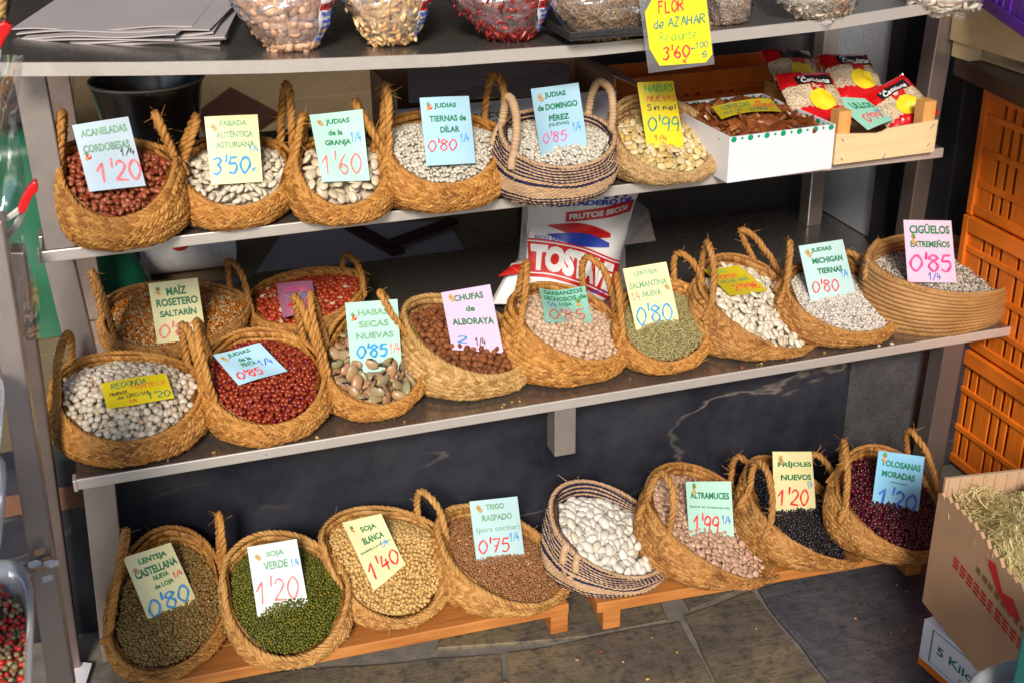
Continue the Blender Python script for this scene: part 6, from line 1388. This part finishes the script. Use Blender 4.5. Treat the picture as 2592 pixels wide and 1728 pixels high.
for i in range(len(zz)-1):
    a_, b_ = np.array(zz[i]), np.array(zz[i+1]); d_ = unit(b_-a_); nn_ = np.array([-d_[1], d_[0]])*.008; c.poly([a_-nn_, b_-nn_, b_+nn_, a_+nn_], M['black_print'], root, 'zigzag_line', .0006+.0001*(i % 2))
# dried fibre heap
k = 15000; u, v = RNG.random(k), RNG.random(k); hz = Hb-.002+.060*np.sin(np.pi*u)*np.sin(np.pi*v)+.016*np.sin(u*17+2)*np.sin(v*15)+RNG.normal(size=k)*.005
P = A+e1*(.015+(Lb-.03)*u)[:, None]+e2*(.015+(Wb-.03)*v)[:, None]+ez*hz[:, None]
fld = np.arctan2(np.sin(u*8)+np.cos(v*7), np.cos(u*6+v*5))*1.8+RNG.normal(size=k)*.6; ln = .012+.024*RNG.random(k); w = .00035+.0016*RNG.random(k)**5
seg = 5; Vv = np.zeros((k, seg+1, 2, 3)); pos = P.copy(); ang = fld.copy(); cv = RNG.normal(size=k)*1.0; el = RNG.normal(size=k)*.35
for s in range(seg+1):
    d = np.stack([np.cos(ang)*np.cos(el), np.sin(ang)*np.cos(el), np.sin(el)], 1); sdv = np.stack([-np.sin(ang), np.cos(ang), 0*ang], 1)
    ww = w*(1-.8*(s/seg))
    Vv[:, s, 0] = pos-sdv*ww[:, None]; Vv[:, s, 1] = pos+sdv*ww[:, None]+[0, 0, .0004]
    pos = pos+d*(ln/seg)[:, None]; ang = ang+cv/seg*2; el = el-.14
base = (np.arange(k)*(seg+1)*2)[:, None, None]; q = np.array([[2*s, 2*s+1, 2*s+3, 2*s+2] for s in range(seg)])[None]
V = Vv.reshape(-1, 3); F = (base+q).reshape(-1, 4)
bd = MB().frame(A, e1, e2, ez, (.007, .007, .005), (Lb-.007, Wb-.007, Hb-.012))
o = mk('dried_fibre_heap', np.vstack([V, bd.V]), np.vstack([F, np.array(bd.F)+len(V)]), m_seed('dried_corn_silk', [(0, (.56, .46, .18)), (.4, (.74, .62, .28)), (.8, (.84, .74, .42)), (1, (.54, .42, .17))], .55), None, True, {'tint': np.r_[np.repeat(RNG.random(k), (seg+1)*2), np.full(8, .99)], 'mark': np.zeros(len(V)+8)})
tag(o, 'tangled yellowish dried plant fibre heaped in the torn brown box', 'dried fibre', None, 'stuff')
P = atY(2592, 1600, A[1]-Lb-.02); o = MB().box((P[0]+.004, A[1]-Lb-.30, ZF+.004), (P[0]+.3, A[1]-Lb-.01, P[2]+.0)).put('teal_bin', m_plain('teal_plastic', (.02, .20, .18), .4), None, False, .006); tag(o, 'teal plastic bin at the right edge in front of the torn box', 'bin')
pa, pb = atY(2405, 1722, -.78), atY(2620, 1664, -.78)
tub('clear plastic tub whose rim shows at the bottom right corner', (2412, 2860, 1716), -1.0, .26, .12)

# ---- spilled seeds and straw bits
def spill(name, pts, kinds, label):
    parts = []; off = 0; n = len(pts); Vs, Fs, Ts, Ms = [], [], [], []
    for i, (x_, y_, z_) in enumerate(pts):
        V, F, m_ = kinds[i % len(kinds)]; a_ = RNG.random()*6.28; c_, s_ = math.cos(a_), math.sin(a_)
        Vs.append(np.stack([V[:, 0]*c_-V[:, 1]*s_+x_, V[:, 0]*s_+V[:, 1]*c_+y_, V[:, 2]+z_], 1)); Fs.append(F+off); off += len(V); Ts.append(np.full(len(V), RNG.random()))
    o = mk(name, np.concatenate(Vs), np.concatenate(Fs), m_seed(name+'_mix', [(0, (.60, .52, .40)), (.35, (.30, .12, .05)), (.5, (.16, .12, .03)), (.8, (.50, .32, .12)), (1, (.30, .03, .02))], .5), None, True, {'tint': np.concatenate(Ts), 'mark': np.zeros(off)}); tag(o, label, 'seeds', None, 'stuff')
kk = [seed_mesh(.006, .0045, .004, nu=6, nv=4), seed_mesh(.009, .006, .005, nu=6, nv=4, bend=.2), seed_mesh(.016, .0012, .001, nu=5, nv=3, bend=.6), seed_mesh(.004, .004, .003, nu=5, nv=3)]
spill('spilled_seeds', [(RNG.random()*1.55+.02, .008+.10*RNG.random()**2, Z3+.0018) for _ in range(46)], kk, 'few spilled seeds and straw bits on the bottom shelf edge')
spill('floor_crumbs', [(-.1+RNG.random()*1.8, -.22-.45*RNG.random()**1.5, ZF+.003) for _ in range(80)], kk, 'spilled seeds and straw bits scattered on the paving')
spill('spilled_seeds', [(RNG.random()*1.2+.05, Y2+.006+.03*RNG.random(), Z2+.0018) for _ in range(22)], kk, 'few spilled seeds along the middle shelf edge')
